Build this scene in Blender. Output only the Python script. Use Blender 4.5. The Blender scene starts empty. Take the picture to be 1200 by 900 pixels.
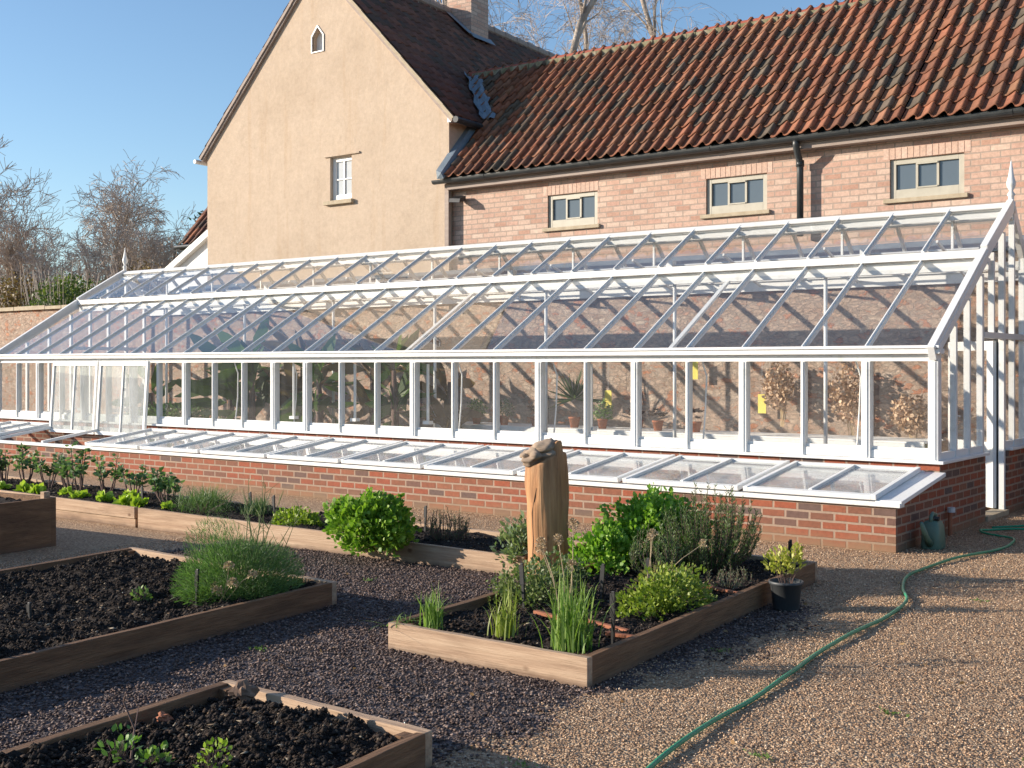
import bpy, math, random
import numpy as np
from mathutils import Vector, noise
R = math.radians
random.seed(7); rng = np.random.default_rng(11)
sc = bpy.context.scene
COL = sc.collection

# ------------------------------------------------------------ camera, sky, sun, exposure
cam_d = bpy.data.cameras.new('camera'); cam = bpy.data.objects.new('camera', cam_d); COL.objects.link(cam)
cam.location = (0, 0, 1.564); cam.rotation_euler = (R(90), 0, R(37.24))
cam_d.sensor_width = 36; cam_d.lens = 1412/1200*36
cam_d.shift_y = -(450-428)/1200; cam_d.clip_start = .05; cam_d.clip_end = 2000
sc.camera = cam
SUN = Vector((-1.35, -1.0, .5)).normalized()
el = math.asin(SUN.z); az = math.atan2(SUN.x, SUN.y)
w = bpy.data.worlds.new('World'); sc.world = w; w.use_nodes = True
wn = w.node_tree.nodes; bg = wn['Background']; sky = wn.new('ShaderNodeTexSky')
sky.sky_type = 'NISHITA'; sky.sun_disc = False; sky.sun_elevation = el; sky.sun_rotation = az
sky.air_density = 1.0; sky.dust_density = 0.3; sky.ozone_density = 3.0
w.node_tree.links.new(sky.outputs[0], bg.inputs[0]); bg.inputs[1].default_value = .13
ld = bpy.data.lights.new('sun', 'SUN'); lo = bpy.data.objects.new('sun', ld); COL.objects.link(lo)
ld.energy = 4.9; ld.angle = R(.5); ld.color = (1, .88, .73)
lo.rotation_euler = SUN.to_track_quat('Z', 'Y').to_euler(); lo.location = (-20, -20, 15)
sc.view_settings.view_transform = 'Standard'; sc.view_settings.look = 'None'
sc.view_settings.exposure = .62; sc.view_settings.gamma = 1
sc.cycles.max_bounces = 10; sc.cycles.transparent_max_bounces = 40
sc.cycles.caustics_reflective = False; sc.cycles.caustics_refractive = False

# ------------------------------------------------------------ materials
class NT:
    def __init__(s, name):
        s.m = bpy.data.materials.new(name); s.m.use_nodes = True
        s.t = s.m.node_tree; s.b = s.t.nodes['Principled BSDF']; s.out = s.t.nodes['Material Output']
    def n(s, typ, **k):
        o = s.t.nodes.new('ShaderNode'+typ)
        for a, v in k.items():
            if a[0] == '_': setattr(o, a[1:], v)
            else: o.inputs[a.replace('_', ' ')].default_value = v
        return o
    def l(s, a, b): s.t.links.new(a, b)
    def coord(s, scale=(1, 1, 1)):
        c = s.n('TexCoord'); m = s.n('Mapping'); m.inputs['Scale'].default_value = scale
        s.l(c.outputs['Object'], m.inputs[0]); return m.outputs[0]
    def noise(s, v, scale, detail=6, rough=.6):
        o = s.n('TexNoise', Scale=scale, Detail=detail, Roughness=rough); s.l(v, o.inputs['Vector']); return o.outputs['Fac']
    def ramp(s, f, stops):
        o = s.n('ValToRGB'); e = o.color_ramp.elements
        e[0].position, e[0].color = stops[0][0], (*stops[0][1], 1); e[1].position, e[1].color = stops[-1][0], (*stops[-1][1], 1)
        for p, c in stops[1:-1]: x = e.new(p); x.color = (*c, 1)
        s.l(f, o.inputs[0]); return o.outputs[0]
    def mix(s, f, a, b, typ='MIX'):
        o = s.n('MixRGB'); o.blend_type = typ
        for v, i in ((f, 0), (a, 1), (b, 2)):
            if hasattr(v, 'links'): s.l(v, o.inputs[i])
            else: o.inputs[i].default_value = v if i == 0 else (*v, 1)
        return o.outputs[0]
    def math(s, op, a, b=0.5):
        o = s.n('Math'); o.operation = op
        for v, i in ((a, 0), (b, 1)):
            if hasattr(v, 'links'): s.l(v, o.inputs[i])
            else: o.inputs[i].default_value = v
        return o.outputs[0]
    def bump(s, h, strength=.5, dist=.01):
        o = s.n('Bump', Strength=strength, Distance=dist); s.l(h, o.inputs['Height']); s.l(o.outputs[0], s.b.inputs['Normal'])
    def base(s, c, rough=.7):
        if hasattr(c, 'links'): s.l(c, s.b.inputs['Base Color'])
        else: s.b.inputs['Base Color'].default_value = (*c, 1)
        s.b.inputs['Roughness'].default_value = rough
    def attr(s):
        a = s.n('Attribute'); a.attribute_name = 'col'; return a.outputs['Color']

def noisy(name, c1, c2, scale=8, rough=.7, bump=.3, dist=.004, stretch=(1, 1, 1), fine=60):
    t = NT(name); v = t.coord(stretch); f = t.noise(v, scale)
    t.base(t.ramp(f, [(.3, c1), (.7, c2)]), rough)
    g = t.noise(v, fine, 4); t.bump(g, bump, dist); return t.m

M = {}
def pm_():
    t = NT('white paint'); v = t.coord(); g = t.noise(v, 1.7, 8, .75); f = t.noise(v, 14, 6, .7)
    c = t.mix(t.ramp(t.math('MULTIPLY', g, f), [(.28, (0,)*3), (.42, (.55,)*3)]), (.77, .77, .755), (.5, .5, .42))
    t.base(c, .4); t.bump(f, .15, .003); return t.m
M['paint'] = pm_()
def wm():
    t = NT('weathered white paint'); v = t.coord()
    f = t.noise(v, 2.5, 8, .7); g = t.noise(v, 22, 6, .7)
    c = t.mix(t.ramp(g, [(.35, (.7,)*3), (.55, (1,)*3)]), (.66, .65, .6), (.82, .82, .8))
    t.base(c, .45); t.bump(g, .1, .002); return t.m
M['paint2'] = wm()
M['metal'] = noisy('galvanised metal', (.5, .51, .52), (.62, .63, .64), 10, .4, .1)
M['lead'] = noisy('lead flashing', (.13, .17, .21), (.2, .25, .3), 5, .55, .5, .01)
M['black'] = noisy('black plastic', (.012, .012, .013), (.03, .03, .032), 12, .45, .1)
M['gutter'] = noisy('dark gutter', (.02, .024, .026), (.045, .05, .052), 6, .4, .1)
M['cream'] = noisy('cream window paint', (.40, .37, .30), (.48, .45, .37), 6, .5, .1)
M['stone'] = noisy('sandstone', (.36, .29, .2), (.5, .42, .3), 9, .85, .4)
M['fascia'] = noisy('weathered fascia', (.26, .2, .17), (.36, .29, .25), 4, .7, .3, .004, (.3, 4, 4))
M['pot'] = noisy('grey plastic pot', (.05, .055, .06), (.075, .08, .085), 6, .5, .1)
M['can'] = noisy('green plastic can', (.09, .16, .12), (.12, .2, .15), 4, .45, .1)
M['hose'] = noisy('green hose', (.01, .24, .12), (.02, .33, .17), 30, .35, .2)
M['yellow'] = noisy('yellow card', (.75, .62, .1), (.8, .68, .14), 10, .6, .05)
M['paving'] = noisy('pale paving', (.36, .33, .29), (.46, .43, .38), 4, .8, .3)
M['terracotta'] = noisy('terracotta', (.3, .1, .05), (.42, .16, .08), 14, .85, .4)
M['bark'] = noisy('grey brown bark', (.16, .125, .095), (.3, .25, .2), 9, .9, .5, .02)
M['bark2'] = noisy('birch bark', (.22, .17, .13), (.52, .45, .38), 3, .8, .4, .01)
M['twig'] = noisy('brown twigs', (.4, .33, .27), (.6, .51, .44), .4, .9, .1)
M['dry'] = noisy('dry flower heads', (.42, .3, .17), (.6, .46, .28), 30, .9, .3)
M['stem'] = noisy('green stems', (.12, .16, .05), (.2, .24, .09), 20, .7, .1)
M['darkstem'] = noisy('woody stems', (.1, .06, .05), (.18, .11, .09), 20, .8, .2)
M['inside'] = noisy('dark room', (.03, .03, .035), (.05, .05, .055), 2, .8, .1)

def glass(name, dirt=.05, tint=(.94, .96, .95), dirt_scale=3.5):
    t = NT(name); t.t.nodes.remove(t.b)
    tr = t.n('BsdfTransparent'); tr.inputs[0].default_value = (*tint, 1)
    gl = t.n('BsdfGlossy', Roughness=.012); gl.inputs[0].default_value = (1, 1, 1, 1)
    ge = t.n('NewGeometry'); vd = t.n('VectorMath'); vd.operation = 'DOT_PRODUCT'; t.l(ge.outputs['Incoming'], vd.inputs[0]); t.l(ge.outputs['Normal'], vd.inputs[1])
    sch = t.math('ADD', t.math('MULTIPLY', t.math('POWER', t.math('SUBTRACT', 1, t.math('ABSOLUTE', vd.outputs['Value'])), 5.0), .78), .035)   # Schlick reflectance of each face of a thin pane
    m1 = t.n('MixShader'); t.l(sch, m1.inputs[0]); t.l(tr.outputs[0], m1.inputs[1]); t.l(gl.outputs[0], m1.inputs[2])
    df = t.n('BsdfDiffuse'); df.inputs[0].default_value = (.75, .76, .76, 1)
    v = t.coord((1, 1, .35)); f = t.noise(v, dirt_scale, 8, .72)
    fac = t.ramp(f, [(.3, (dirt*.3,)*3), (.75, (dirt*2.2,)*3)])
    m2 = t.n('MixShader'); t.l(fac, m2.inputs[0]); t.l(m1.outputs[0], m2.inputs[1]); t.l(df.outputs[0], m2.inputs[2])
    t.l(m2.outputs[0], t.out.inputs[0]); return t.m
M['glass'] = glass('greenhouse glass', .018, (.995, .998, .995))
M['glass_dirty'] = glass('cold frame glass', .2, dirt_scale=2)
def wg():
    t = NT('house window glass'); t.base((.10, .125, .15), .04); t.b.inputs['IOR'].default_value = 1.6
    t.bump(t.noise(t.coord(), 1.5, 2), .04, .02); return t.m
M['winglass'] = wg()
M['pale_pane'] = noisy('pale grey window pane', (.4, .43, .45), (.5, .52, .54), 3, .12, .02)  # pale grey glossy pane colour for the gable window

def brick(name, cols, mortar, bw=.225, rh=.075, msize=.011, bump=.7, dirt=None):
    t = NT(name); c = t.n('TexCoord'); sx = t.n('SeparateXYZ'); t.l(c.outputs['Object'], sx.inputs[0])
    cb = t.n('CombineXYZ'); t.l(t.math('ADD', sx.outputs[0], sx.outputs[1]), cb.inputs[0]); t.l(sx.outputs[2], cb.inputs[1])
    nz = t.n('TexNoise', Scale=11.0, Detail=3.0); t.l(c.outputs['Object'], nz.inputs['Vector'])
    off = t.n('VectorMath'); off.operation = 'MULTIPLY_ADD'; t.l(nz.outputs['Color'], off.inputs[0])
    off.inputs[1].default_value = (.008, .008, 0); t.l(cb.outputs[0], off.inputs[2])
    br = t.n('TexBrick', Scale=1.0, Mortar_Size=msize, Mortar_Smooth=.25, Brick_Width=bw, Row_Height=rh); t.l(off.outputs[0], br.inputs['Vector'])
    br.inputs['Color1'].default_value = (0, 0, 0, 1); br.inputs['Color2'].default_value = (1, 1, 1, 1); br.inputs['Mortar'].default_value = (.5, .5, .5, 1)
    br.offset = .5
    n = len(cols)
    bc = t.ramp(br.outputs['Color'], [(i/(n-1), cc) for i, cc in enumerate(cols)])
    f = t.noise(c.outputs['Object'], 35, 6, .7)
    bc = t.mix(.55, bc, t.ramp(f, [(.3, (.55, .55, .55)), (.7, (1.25, 1.25, 1.25))]), 'MULTIPLY')
    mc = t.mix(.5, mortar, t.ramp(f, [(.3, (.7, .7, .7)), (.7, (1.2, 1.2, 1.2))]), 'MULTIPLY')
    col = t.mix(br.outputs['Fac'], bc, mc)
    if dirt:   # mud splash and green algae low on the wall
        z = t.math('ADD', sx.outputs[2], t.math('MULTIPLY', t.noise(c.outputs['Object'], 4, 5), .16))
        col = t.mix(t.ramp(z, [(.07, (.85,)*3), (.24, (0,)*3)]), col, dirt)
    big = t.noise(c.outputs['Object'], .9, 4)
    col = t.mix(.5, col, t.ramp(big, [(.3, (.82, .82, .8)), (.7, (1.1, 1.08, 1.05))]), 'MULTIPLY')
    t.base(col, .88)
    h = t.math('ADD', t.math('MULTIPLY', t.math('SUBTRACT', 1, br.outputs['Fac']), 1.0), t.math('MULTIPLY', f, .5))
    t.bump(h, bump, .006); return t.m
M['redbrick'] = brick('red brick', [(.13, .09, .08), (.24, .095, .055), (.30, .085, .045), (.33, .09, .045), (.28, .12, .07)], (.36, .26, .195), dirt=(.26, .17, .10))
M['palebrick'] = brick('pale pink brick', [(.46, .27, .2), (.55, .37, .29), (.63, .47, .38), (.52, .32, .25), (.6, .42, .33)], (.37, .29, .24), bw=.225, rh=.075, msize=.009, bump=.5)

def rubble(name):
    t = NT(name); v = t.coord((1, 1, 1.9)); sep = []
    nz = t.n('TexNoise', Scale=5.0, Detail=8.0, Roughness=.7); t.l(v, nz.inputs['Vector'])
    off = t.n('VectorMath'); off.operation = 'MULTIPLY_ADD'; t.l(nz.outputs['Color'], off.inputs[0]); off.inputs[1].default_value = (.3, .3, .3); t.l(v, off.inputs[2])
    vo = t.n('TexVoronoi', Scale=8.5); t.l(off.outputs[0], vo.inputs['Vector'])
    ve = t.n('TexVoronoi', Scale=8.5); ve.feature = 'DISTANCE_TO_EDGE'; t.l(off.outputs[0], ve.inputs['Vector'])
    sx = t.n('SeparateXYZ'); t.l(vo.outputs['Color'], sx.inputs[0])
    sc_ = t.ramp(sx.outputs[0], [(0, (.55, .37, .28)), (.35, (.68, .52, .41)), (.6, (.62, .46, .36)), (.8, (.76, .62, .5)), (.9, (.6, .27, .16)), (1, (.7, .4, .27))])
    f = t.noise(v, 22, 8, .75); g = t.noise(v, 2.2, 6, .6)
    sc_ = t.mix(.75, sc_, t.ramp(f, [(.3, (.5, .48, .46)), (.7, (1.3, 1.25, 1.2))]), 'MULTIPLY')
    e = t.ramp(ve.outputs['Distance'], [(.0, (0,)*3), (.12, (1,)*3)])
    col = t.mix(t.math('MULTIPLY', t.math('SUBTRACT', 1, e), .75), sc_, t.ramp(g, [(.35, (.48, .36, .28)), (.65, (.72, .6, .5))]))
    t.base(col, .92); h = t.math('ADD', t.math('MULTIPLY', e, .5), t.math('MULTIPLY', f, 1.5)); t.bump(h, 1, .03); return t.m
M['rubble'] = rubble('rubble stone')

def render_m():
    t = NT('tan lime render'); v = t.coord(); a = t.noise(v, .7, 6, .6); b = t.noise(v, 5, 8, .7); c = t.noise(v, 45, 5, .7)
    col = t.ramp(a, [(.3, (.47, .37, .28)), (.55, (.535, .43, .335)), (.75, (.50, .395, .30))])
    col = t.mix(.45, col, t.ramp(b, [(.3, (.82, .8, .78)), (.7, (1.08, 1.07, 1.05))]), 'MULTIPLY')
    st = t.noise(t.coord((3.2, 3.2, .25)), 1.6, 5, .6)     # rain streaks
    col = t.mix(t.ramp(st, [(.54, (0,)*3), (.78, (.5,)*3)]), col, (.42, .29, .18))
    mott = t.noise(v, 14, 8, .75); col = t.mix(.5, col, t.ramp(mott, [(.35, (.82, .8, .77)), (.6, (1.05, 1.04, 1.02))]), 'MULTIPLY')
    t.base(col, .92); t.bump(t.math('ADD', t.math('MULTIPLY', b, 1.5), c), .55, .012); return t.m
M['render'] = render_m()

def attrmat(name, rough=.85, nscale=25, bump=.4, dist=.004, lo=.6, moss=False):
    t = NT(name); v = t.coord(); f = t.noise(v, nscale, 6, .7)
    col = t.mix(.7, t.attr(), t.ramp(f, [(.3, (lo,)*3), (.7, (1.3, 1.25, 1.2))]), 'MULTIPLY')
    if moss:
        g = t.noise(v, 3.2, 7, .75)
        col = t.mix(t.ramp(g, [(.63, (0,)*3), (.72, (.8,)*3)]), col, (.09, .1, .04))
        g2 = t.noise(v, 17, 5, .7)
        col = t.mix(t.ramp(g2, [(.66, (0,)*3), (.72, (.7,)*3)]), col, (.33, .31, .26))
    t.base(col, rough); t.bump(f, bump, dist); return t.m
M['tile'] = attrmat('clay pantile', .82, 14, .5, .006, .55, True)
M['clod'] = attrmat('soil', .95, 60, .8, .006, .5)
M['pebble'] = attrmat('stone chips', .8, 90, .3, .002, .7)

def leafmat(name, transl=.3, rough=.5, tint=(1.3, 1.5, .7)):
    t = NT(name); a = t.attr(); t.base(a, rough)
    tl = t.n('BsdfTranslucent'); t.l(t.mix(1, a, tint, 'MULTIPLY'), tl.inputs[0])
    m = t.n('MixShader'); m.inputs[0].default_value = transl
    t.l(t.b.outputs[0], m.inputs[1]); t.l(tl.outputs[0], m.inputs[2]); t.l(m.outputs[0], t.out.inputs[0]); return t.m
M['leaf'] = leafmat('leaves'); M['dryleaf'] = leafmat('dry flower petals', .15, .8, (1, 1, 1))

def wood(name, c1, c2, c3, axis=0, scale=2.2, grey=None):
    t = NT(name); s = [13, 13, 13]; s[axis] = .55; v = t.coord(tuple(s)); s2 = [3, 3, 3]; s2[axis] = .9
    f = t.noise(v, scale, 9, .62); f2 = t.noise(t.coord(tuple(x*3 for x in s)), scale, 4, .6); g = t.noise(t.coord(tuple(s2)), 1.3, 5)
    col = t.ramp(t.math('ADD', t.math('MULTIPLY', f, .75), t.math('MULTIPLY', f2, .25)), [(.3, c1), (.5, c2), (.72, c3)])
    col = t.mix(t.ramp(g, [(.5, (0,)*3), (.72, (.5,)*3)]), col, grey or tuple(x*.55 for x in c1))
    vo = t.n('TexVoronoi', Scale=2.4); s3 = [1.6]*3; s3[axis] = 1; t.l(t.coord(tuple(s3)), vo.inputs['Vector'])    # knots
    col = t.mix(t.ramp(vo.outputs['Distance'], [(.035, (.8,)*3), (.08, (0,)*3)]), col, (.13, .065, .03))
    sz = t.n('SeparateXYZ'); c = t.n('TexCoord'); t.l(c.outputs['Object'], sz.inputs[0])
    low = t.math('ADD', sz.outputs[2], t.math('MULTIPLY', t.noise(c.outputs['Object'], 9, 4), .05))
    if axis != 2: col = t.mix(t.ramp(low, [(.03, (.7,)*3), (.07, (0,)*3)]), col, (.12, .075, .05))     # mud along the foot
    t.base(col, .85); t.bump(t.math('ADD', f, f2), .8, .008); return t.m
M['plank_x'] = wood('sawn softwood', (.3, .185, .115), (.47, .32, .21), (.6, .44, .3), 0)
M['plank_y'] = wood('sawn softwood in shade', (.1, .05, .026), (.19, .1, .05), (.28, .155, .08), 1)  # shade of the side faces put into the plank colour as darker brown
M['post'] = wood('carved oak', (.17, .075, .03), (.45, .22, .095), (.62, .35, .17), 2, 1.4, (.13, .1, .075))
M['post_grey'] = wood('weathered carved oak', (.2, .14, .1), (.38, .28, .2), (.48, .37, .27), 0, 2)

def ground_m():
    t = NT('gravel ground'); c = t.n('TexCoord'); v = c.outputs['Object']
    sx = t.n('SeparateXYZ'); t.l(v, sx.inputs[0])
    vo = t.n('TexVoronoi', Scale=75.0); t.l(v, vo.inputs['Vector'])
    s2 = t.n('SeparateXYZ'); t.l(vo.outputs['Color'], s2.inputs[0])
    tan = t.ramp(s2.outputs[0], [(0, (.2, .12, .07)), (.4, (.36, .23, .135)), (.8, (.49, .33, .2)), (1, (.6, .45, .3))])
    pur = t.ramp(s2.outputs[0], [(0, (.035, .026, .027)), (.5, (.085, .064, .062)), (.85, (.15, .115, .11)), (1, (.24, .2, .19))])
    wob = t.math('MULTIPLY', t.math('SUBTRACT', t.noise(v, 3, 6, .7), .5), .9)
    wob2 = t.math('MULTIPLY', t.math('SUBTRACT', t.noise(v, 30, 2), .5), .35)
    X = t.math('ADD', t.math('ADD', sx.outputs[0], wob), wob2); Y = t.math('ADD', t.math('ADD', sx.outputs[1], wob), wob2)
    m = t.math('MULTIPLY', t.math('MULTIPLY', t.math('LESS_THAN', X, -3.12), t.math('GREATER_THAN', X, -8.5)), t.math('LESS_THAN', Y, 7.3))
    big = t.noise(v, .8, 5)
    col = t.mix(m, tan, pur)
    col = t.mix(.6, col, t.ramp(big, [(.3, (.78, .78, .78)), (.7, (1.12, 1.1, 1.08))]), 'MULTIPLY')
    t.base(col, .9)
    h = t.math('SUBTRACT', 1, vo.outputs['Distance']); t.bump(h, 1, .012); return t.m
M['ground'] = ground_m()

# ------------------------------------------------------------ mesh helpers
class MB:
    def __init__(s): s.v = []; s.f = []; s.c = []; s.cur = None
    def add(s, vs, fs, col=None):
        o = len(s.v); s.v += [tuple(p) for p in vs]; s.f += [tuple(i+o for i in f) for f in fs]
        s.c += [col or s.cur or (1, 1, 1)]*len(vs)
        return s
    def box(s, x0, x1, y0, y1, z0, z1, col=None):
        v = [(x, y, z) for z in (z0, z1) for y in (y0, y1) for x in (x0, x1)]
        return s.add(v, [(0, 2, 3, 1), (4, 5, 7, 6), (0, 1, 5, 4), (2, 6, 7, 3), (0, 4, 6, 2), (1, 3, 7, 5)], col)
    def hexa(s, b, t, col=None):   # bottom quad, top quad (ccw)
        return s.add(list(b)+list(t), [(3, 2, 1, 0), (4, 5, 6, 7), (0, 1, 5, 4), (1, 2, 6, 5), (2, 3, 7, 6), (3, 0, 4, 7)], col)
    def prism(s, pts, off, col=None):    # planar polygon extruded by vector
        n = len(pts); off = Vector(off); a = [Vector(p) for p in pts]
        return s.add(a+[p+off for p in a], [tuple(range(n))[::-1], tuple(range(n, 2*n))]+[(i, (i+1) % n, n+(i+1) % n, n+i) for i in range(n)], col)
    def bar(s, p, q, w_, h, up=(0, 0, 1), col=None):
        p, q = Vector(p), Vector(q); d = (q-p).normalized(); u = Vector(up); side = d.cross(u)
        if side.length < 1e-4: side = d.cross(Vector((1, 0, 0)))
        side.normalize(); u = side.cross(d).normalized(); a = side*w_/2; b = u*h/2
        return s.hexa([p-a-b, p+a-b, q+a-b, q-a-b], [p-a+b, p+a+b, q+a+b, q-a+b], col)
    def tube(s, pts, r, n=8, cap=True, col=None):
        pts = [Vector(p) for p in pts]; m = len(pts); rr = r if hasattr(r, '__len__') else [r]*m
        vs = []; ref = None
        for i, p in enumerate(pts):
            d = (pts[min(i+1, m-1)]-pts[max(i-1, 0)])
            d = d.normalized() if d.length > 1e-9 else Vector((0, 0, 1))
            if ref is None: ref = d.orthogonal().normalized()
            ref = ref-d*ref.dot(d); ref = ref.normalized() if ref.length > 1e-6 else d.orthogonal().normalized()
            b = d.cross(ref)
            for k in range(n):
                a = 2*math.pi*k/n; vs.append(p+(ref*math.cos(a)+b*math.sin(a))*rr[i])
        fs = [(i*n+k, i*n+(k+1) % n, (i+1)*n+(k+1) % n, (i+1)*n+k) for i in range(m-1) for k in range(n)]
        if cap: fs += [tuple(range(n))[::-1], tuple((m-1)*n+k for k in range(n))]
        return s.add(vs, fs, col)
    def lathe(s, prof, c=(0, 0, 0), n=20, col=None):
        vs = [(c[0]+r*math.cos(2*math.pi*k/n), c[1]+r*math.sin(2*math.pi*k/n), c[2]+z) for r, z in prof for k in range(n)]
        m = len(prof)
        fs = [(i*n+k, i*n+(k+1) % n, (i+1)*n+(k+1) % n, (i+1)*n+k) for i in range(m-1) for k in range(n)]+[tuple(range(n))[::-1], tuple((m-1)*n+k for k in range(n))]
        return s.add(vs, fs, col)
    def build(s, name, mat, parent=None, smooth=False, bevel=0):
        me = bpy.data.meshes.new(name); me.from_pydata(s.v, [], s.f); me.materials.append(M[mat])
        if any(c != (1, 1, 1) for c in s.c):
            a = me.color_attributes.new('col', 'FLOAT_COLOR', 'POINT')
            a.data.foreach_set('color', np.array([(*c, 1) for c in s.c], dtype=np.float32).ravel())
        if smooth: me.polygons.foreach_set('use_smooth', [True]*len(me.polygons))
        return link(name, me, parent, bevel)

def link(name, me, parent=None, bevel=0):
    o = bpy.data.objects.new(name, me); COL.objects.link(o)
    if parent:
        o.parent = parent
        o.location = -Vector(parent['_w']) if '_w' in parent else -parent.location
        if '_w' not in o: o['_w'] = (0.0, 0.0, 0.0)
    else: o['_w'] = (0.0, 0.0, 0.0)
    if bevel:
        b = o.modifiers.new('bevel', 'BEVEL'); b.width = bevel; b.segments = 2; b.limit_method = 'ANGLE'
    return o
# every mesh is written in world coordinates; a thing's Empty stands at its base and its parts are offset back
def empty(name, loc=(0, 0, 0)):
    o = bpy.data.objects.new(name, None); COL.objects.link(o); o.location = loc; o['_w'] = tuple(float(x) for x in loc); o.empty_display_size = .1
    return o
def tag(o, label=None, cat=None, group=None, kind=None):
    if label: o['label'] = label
    if cat: o['category'] = cat
    if group: o['group'] = group
    if kind: o['kind'] = kind
    return o
def npmesh(name, V, F, mat, C=None, parent=None, smooth=False):
    me = bpy.data.meshes.new(name); V = np.asarray(V, np.float32); F = np.asarray(F, np.int32)
    me.vertices.add(len(V)); me.vertices.foreach_set('co', V.ravel())
    k = F.shape[1]; me.loops.add(F.size); me.loops.foreach_set('vertex_index', F.ravel())
    me.polygons.add(len(F)); me.polygons.foreach_set('loop_start', np.arange(0, F.size, k, dtype=np.int32))
    me.polygons.foreach_set('loop_total', np.full(len(F), k, np.int32))
    if smooth: me.polygons.foreach_set('use_smooth', np.ones(len(F), bool))
    me.materials.append(M[mat]); me.update(calc_edges=True)
    if C is not None:
        a = me.color_attributes.new('col', 'FLOAT_COLOR', 'POINT'); C = np.asarray(C, np.float32)
        a.data.foreach_set('color', np.concatenate([C, np.ones((len(C), 1), np.float32)], 1).ravel())
    return link(name, me, parent)
def unit(a): return a/(np.linalg.norm(a, axis=1, keepdims=True)+1e-9)
def rand_dirs(n, up=0.0):
    d = unit(rng.normal(size=(n, 3))); d[:, 2] += up; return unit(d)
def leafcloud(P, size, aspect=.5, D=None, fold=.25, cols=((.05, .12, .02), (.12, .25, .04)), up=.3):
    """leaves: bent 6-vertex blades at P pointing along D"""
    P = np.asarray(P, float); n = len(P)
    D = rand_dirs(n, up) if D is None else unit(np.asarray(D, float))
    S = unit(np.cross(D, unit(rng.normal(size=(n, 3))))); N = np.cross(S, D)
    L = (np.asarray(size)*(rng.uniform(.6, 1.2, n)))[:, None]; W = L*aspect*.5
    a = P; b = P+D*L*.35+S*W-N*W*fold*0; c = P+D*L*.35-S*W; m = P+D*L*.4-N*W*fold; e = P+D*L-N*L*fold*.6
    b2 = P+D*L*.72+S*W*.75-N*L*fold*.25; c2 = P+D*L*.72-S*W*.75-N*L*fold*.25
    V = np.stack([a, b, c, b2, c2, e], 1).reshape(-1, 3)
    k = np.arange(n)*6
    F = np.concatenate([np.stack([k, k+1, k+2, k+2], 1)[:, :3], np.stack([k+1, k+3, k+4], 1), np.stack([k+1, k+4, k+2], 1), np.stack([k+3, k+5, k+4], 1)])
    t = rng.uniform(0, 1, n)[:, None]; c0, c1 = np.array(cols[0]), np.array(cols[1])
    C = np.repeat(c0*(1-t)+c1*t, 6, 0); return V, F, C
def blob(n, c, r, p=.45, zmin=None):
    d = unit(rng.normal(size=(n, 3))); rad = rng.uniform(0, 1, n)**p
    q = d*rad[:, None]*np.array(r)+np.array(c)
    if zmin is not None: q[:, 2] = np.where(q[:, 2] < zmin, zmin+rng.uniform(0, .05, n), q[:, 2])
    return q
def join(*parts):
    V, F, C = [], [], []; o = 0
    for v, f, c in parts: V.append(v); F.append(f+o); C.append(c); o += len(v)
    return np.concatenate(V), np.concatenate(F), np.concatenate(C)
def blades(base, n, h, spread, wdt, cols, droop=.35, parent=None, lean=(0, 0)):
    """grass-like blades, 5 segments each"""
    b = np.array(base)+np.c_[rng.normal(0, spread*.25, (n, 2)), np.zeros(n)]
    az_ = rng.uniform(0, 2*np.pi, n); out = rng.uniform(.05, 1, n)*spread; H_ = h*rng.uniform(.5, 1.1, n)
    dirx = np.cos(az_)*out+lean[0]*h; diry = np.sin(az_)*out+lean[1]*h
    side = np.c_[-np.sin(az_), np.cos(az_), np.zeros(n)]
    V = []
    K = 6
    for k in range(K):
        t = k/(K-1); x = dirx*(t**1.6); y = diry*(t**1.6); z = H_*(t-droop*t**3*(out/spread))
        ww = wdt*(1-t**2.2)+.0006
        p = b+np.c_[x, y, z]; V += [p-side*ww/2, p+side*ww/2]
    V = np.stack(V, 1).reshape(-1, 3); s0 = np.arange(n)*2*K; F = []
    for k in range(K-1): F.append(np.stack([s0+2*k, s0+2*k+1, s0+2*k+3, s0+2*k+2], 1))
    t = rng.uniform(0, 1, n)[:, None]; C = np.repeat(np.array(cols[0])*(1-t)+np.array(cols[1])*t, 2*K, 0)
    return V, np.concatenate(F), C
def tri(F): return np.concatenate([F[:, [0, 1, 2]], F[:, [0, 2, 3]]])

# ------------------------------------------------------------ ground and gravel
mb = MB(); N = 1
mb.add([(-400, -200, 0), (400, -200, 0), (400, 600, 0), (-400, 600, 0)], [(0, 1, 2, 3)])
tag(mb.build('ground', 'ground'), kind='structure')

# raised bed footprints (ccw corners) used to keep chippings out
BED = {'C': [(-4.55, 4.86), (-3.23, 4.85), (-3.5, 8.24), (-4.85, 8.3)],
       'A': [(-7.55, 2.3), (-5.33, 2.3), (-5.66, 5.56), (-8.0, 5.66)],
       'B': [(-4.05, 1.3), (-2.82, 1.3), (-3.07, 3.53), (-4.3, 3.55)],
       'L': [(-16.0, 6.9), (-5.3, 7.12), (-5.3, 8.05), (-16.0, 7.85)],
       'T': [(-12.4, 3.4), (-9.2, 3.9), (-9.46, 5.92), (-12.6, 5.7)]}
def inside(px, py, poly, pad=0):
    r = np.ones(len(px), bool); n = len(poly)
    for i in range(n):
        (x0, y0), (x1, y1) = poly[i], poly[(i+1) % n]; l = math.hypot(x1-x0, y1-y0)
        r &= ((x1-x0)*(py-y0)-(y1-y0)*(px-x0))/l > -pad
    return r
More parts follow.
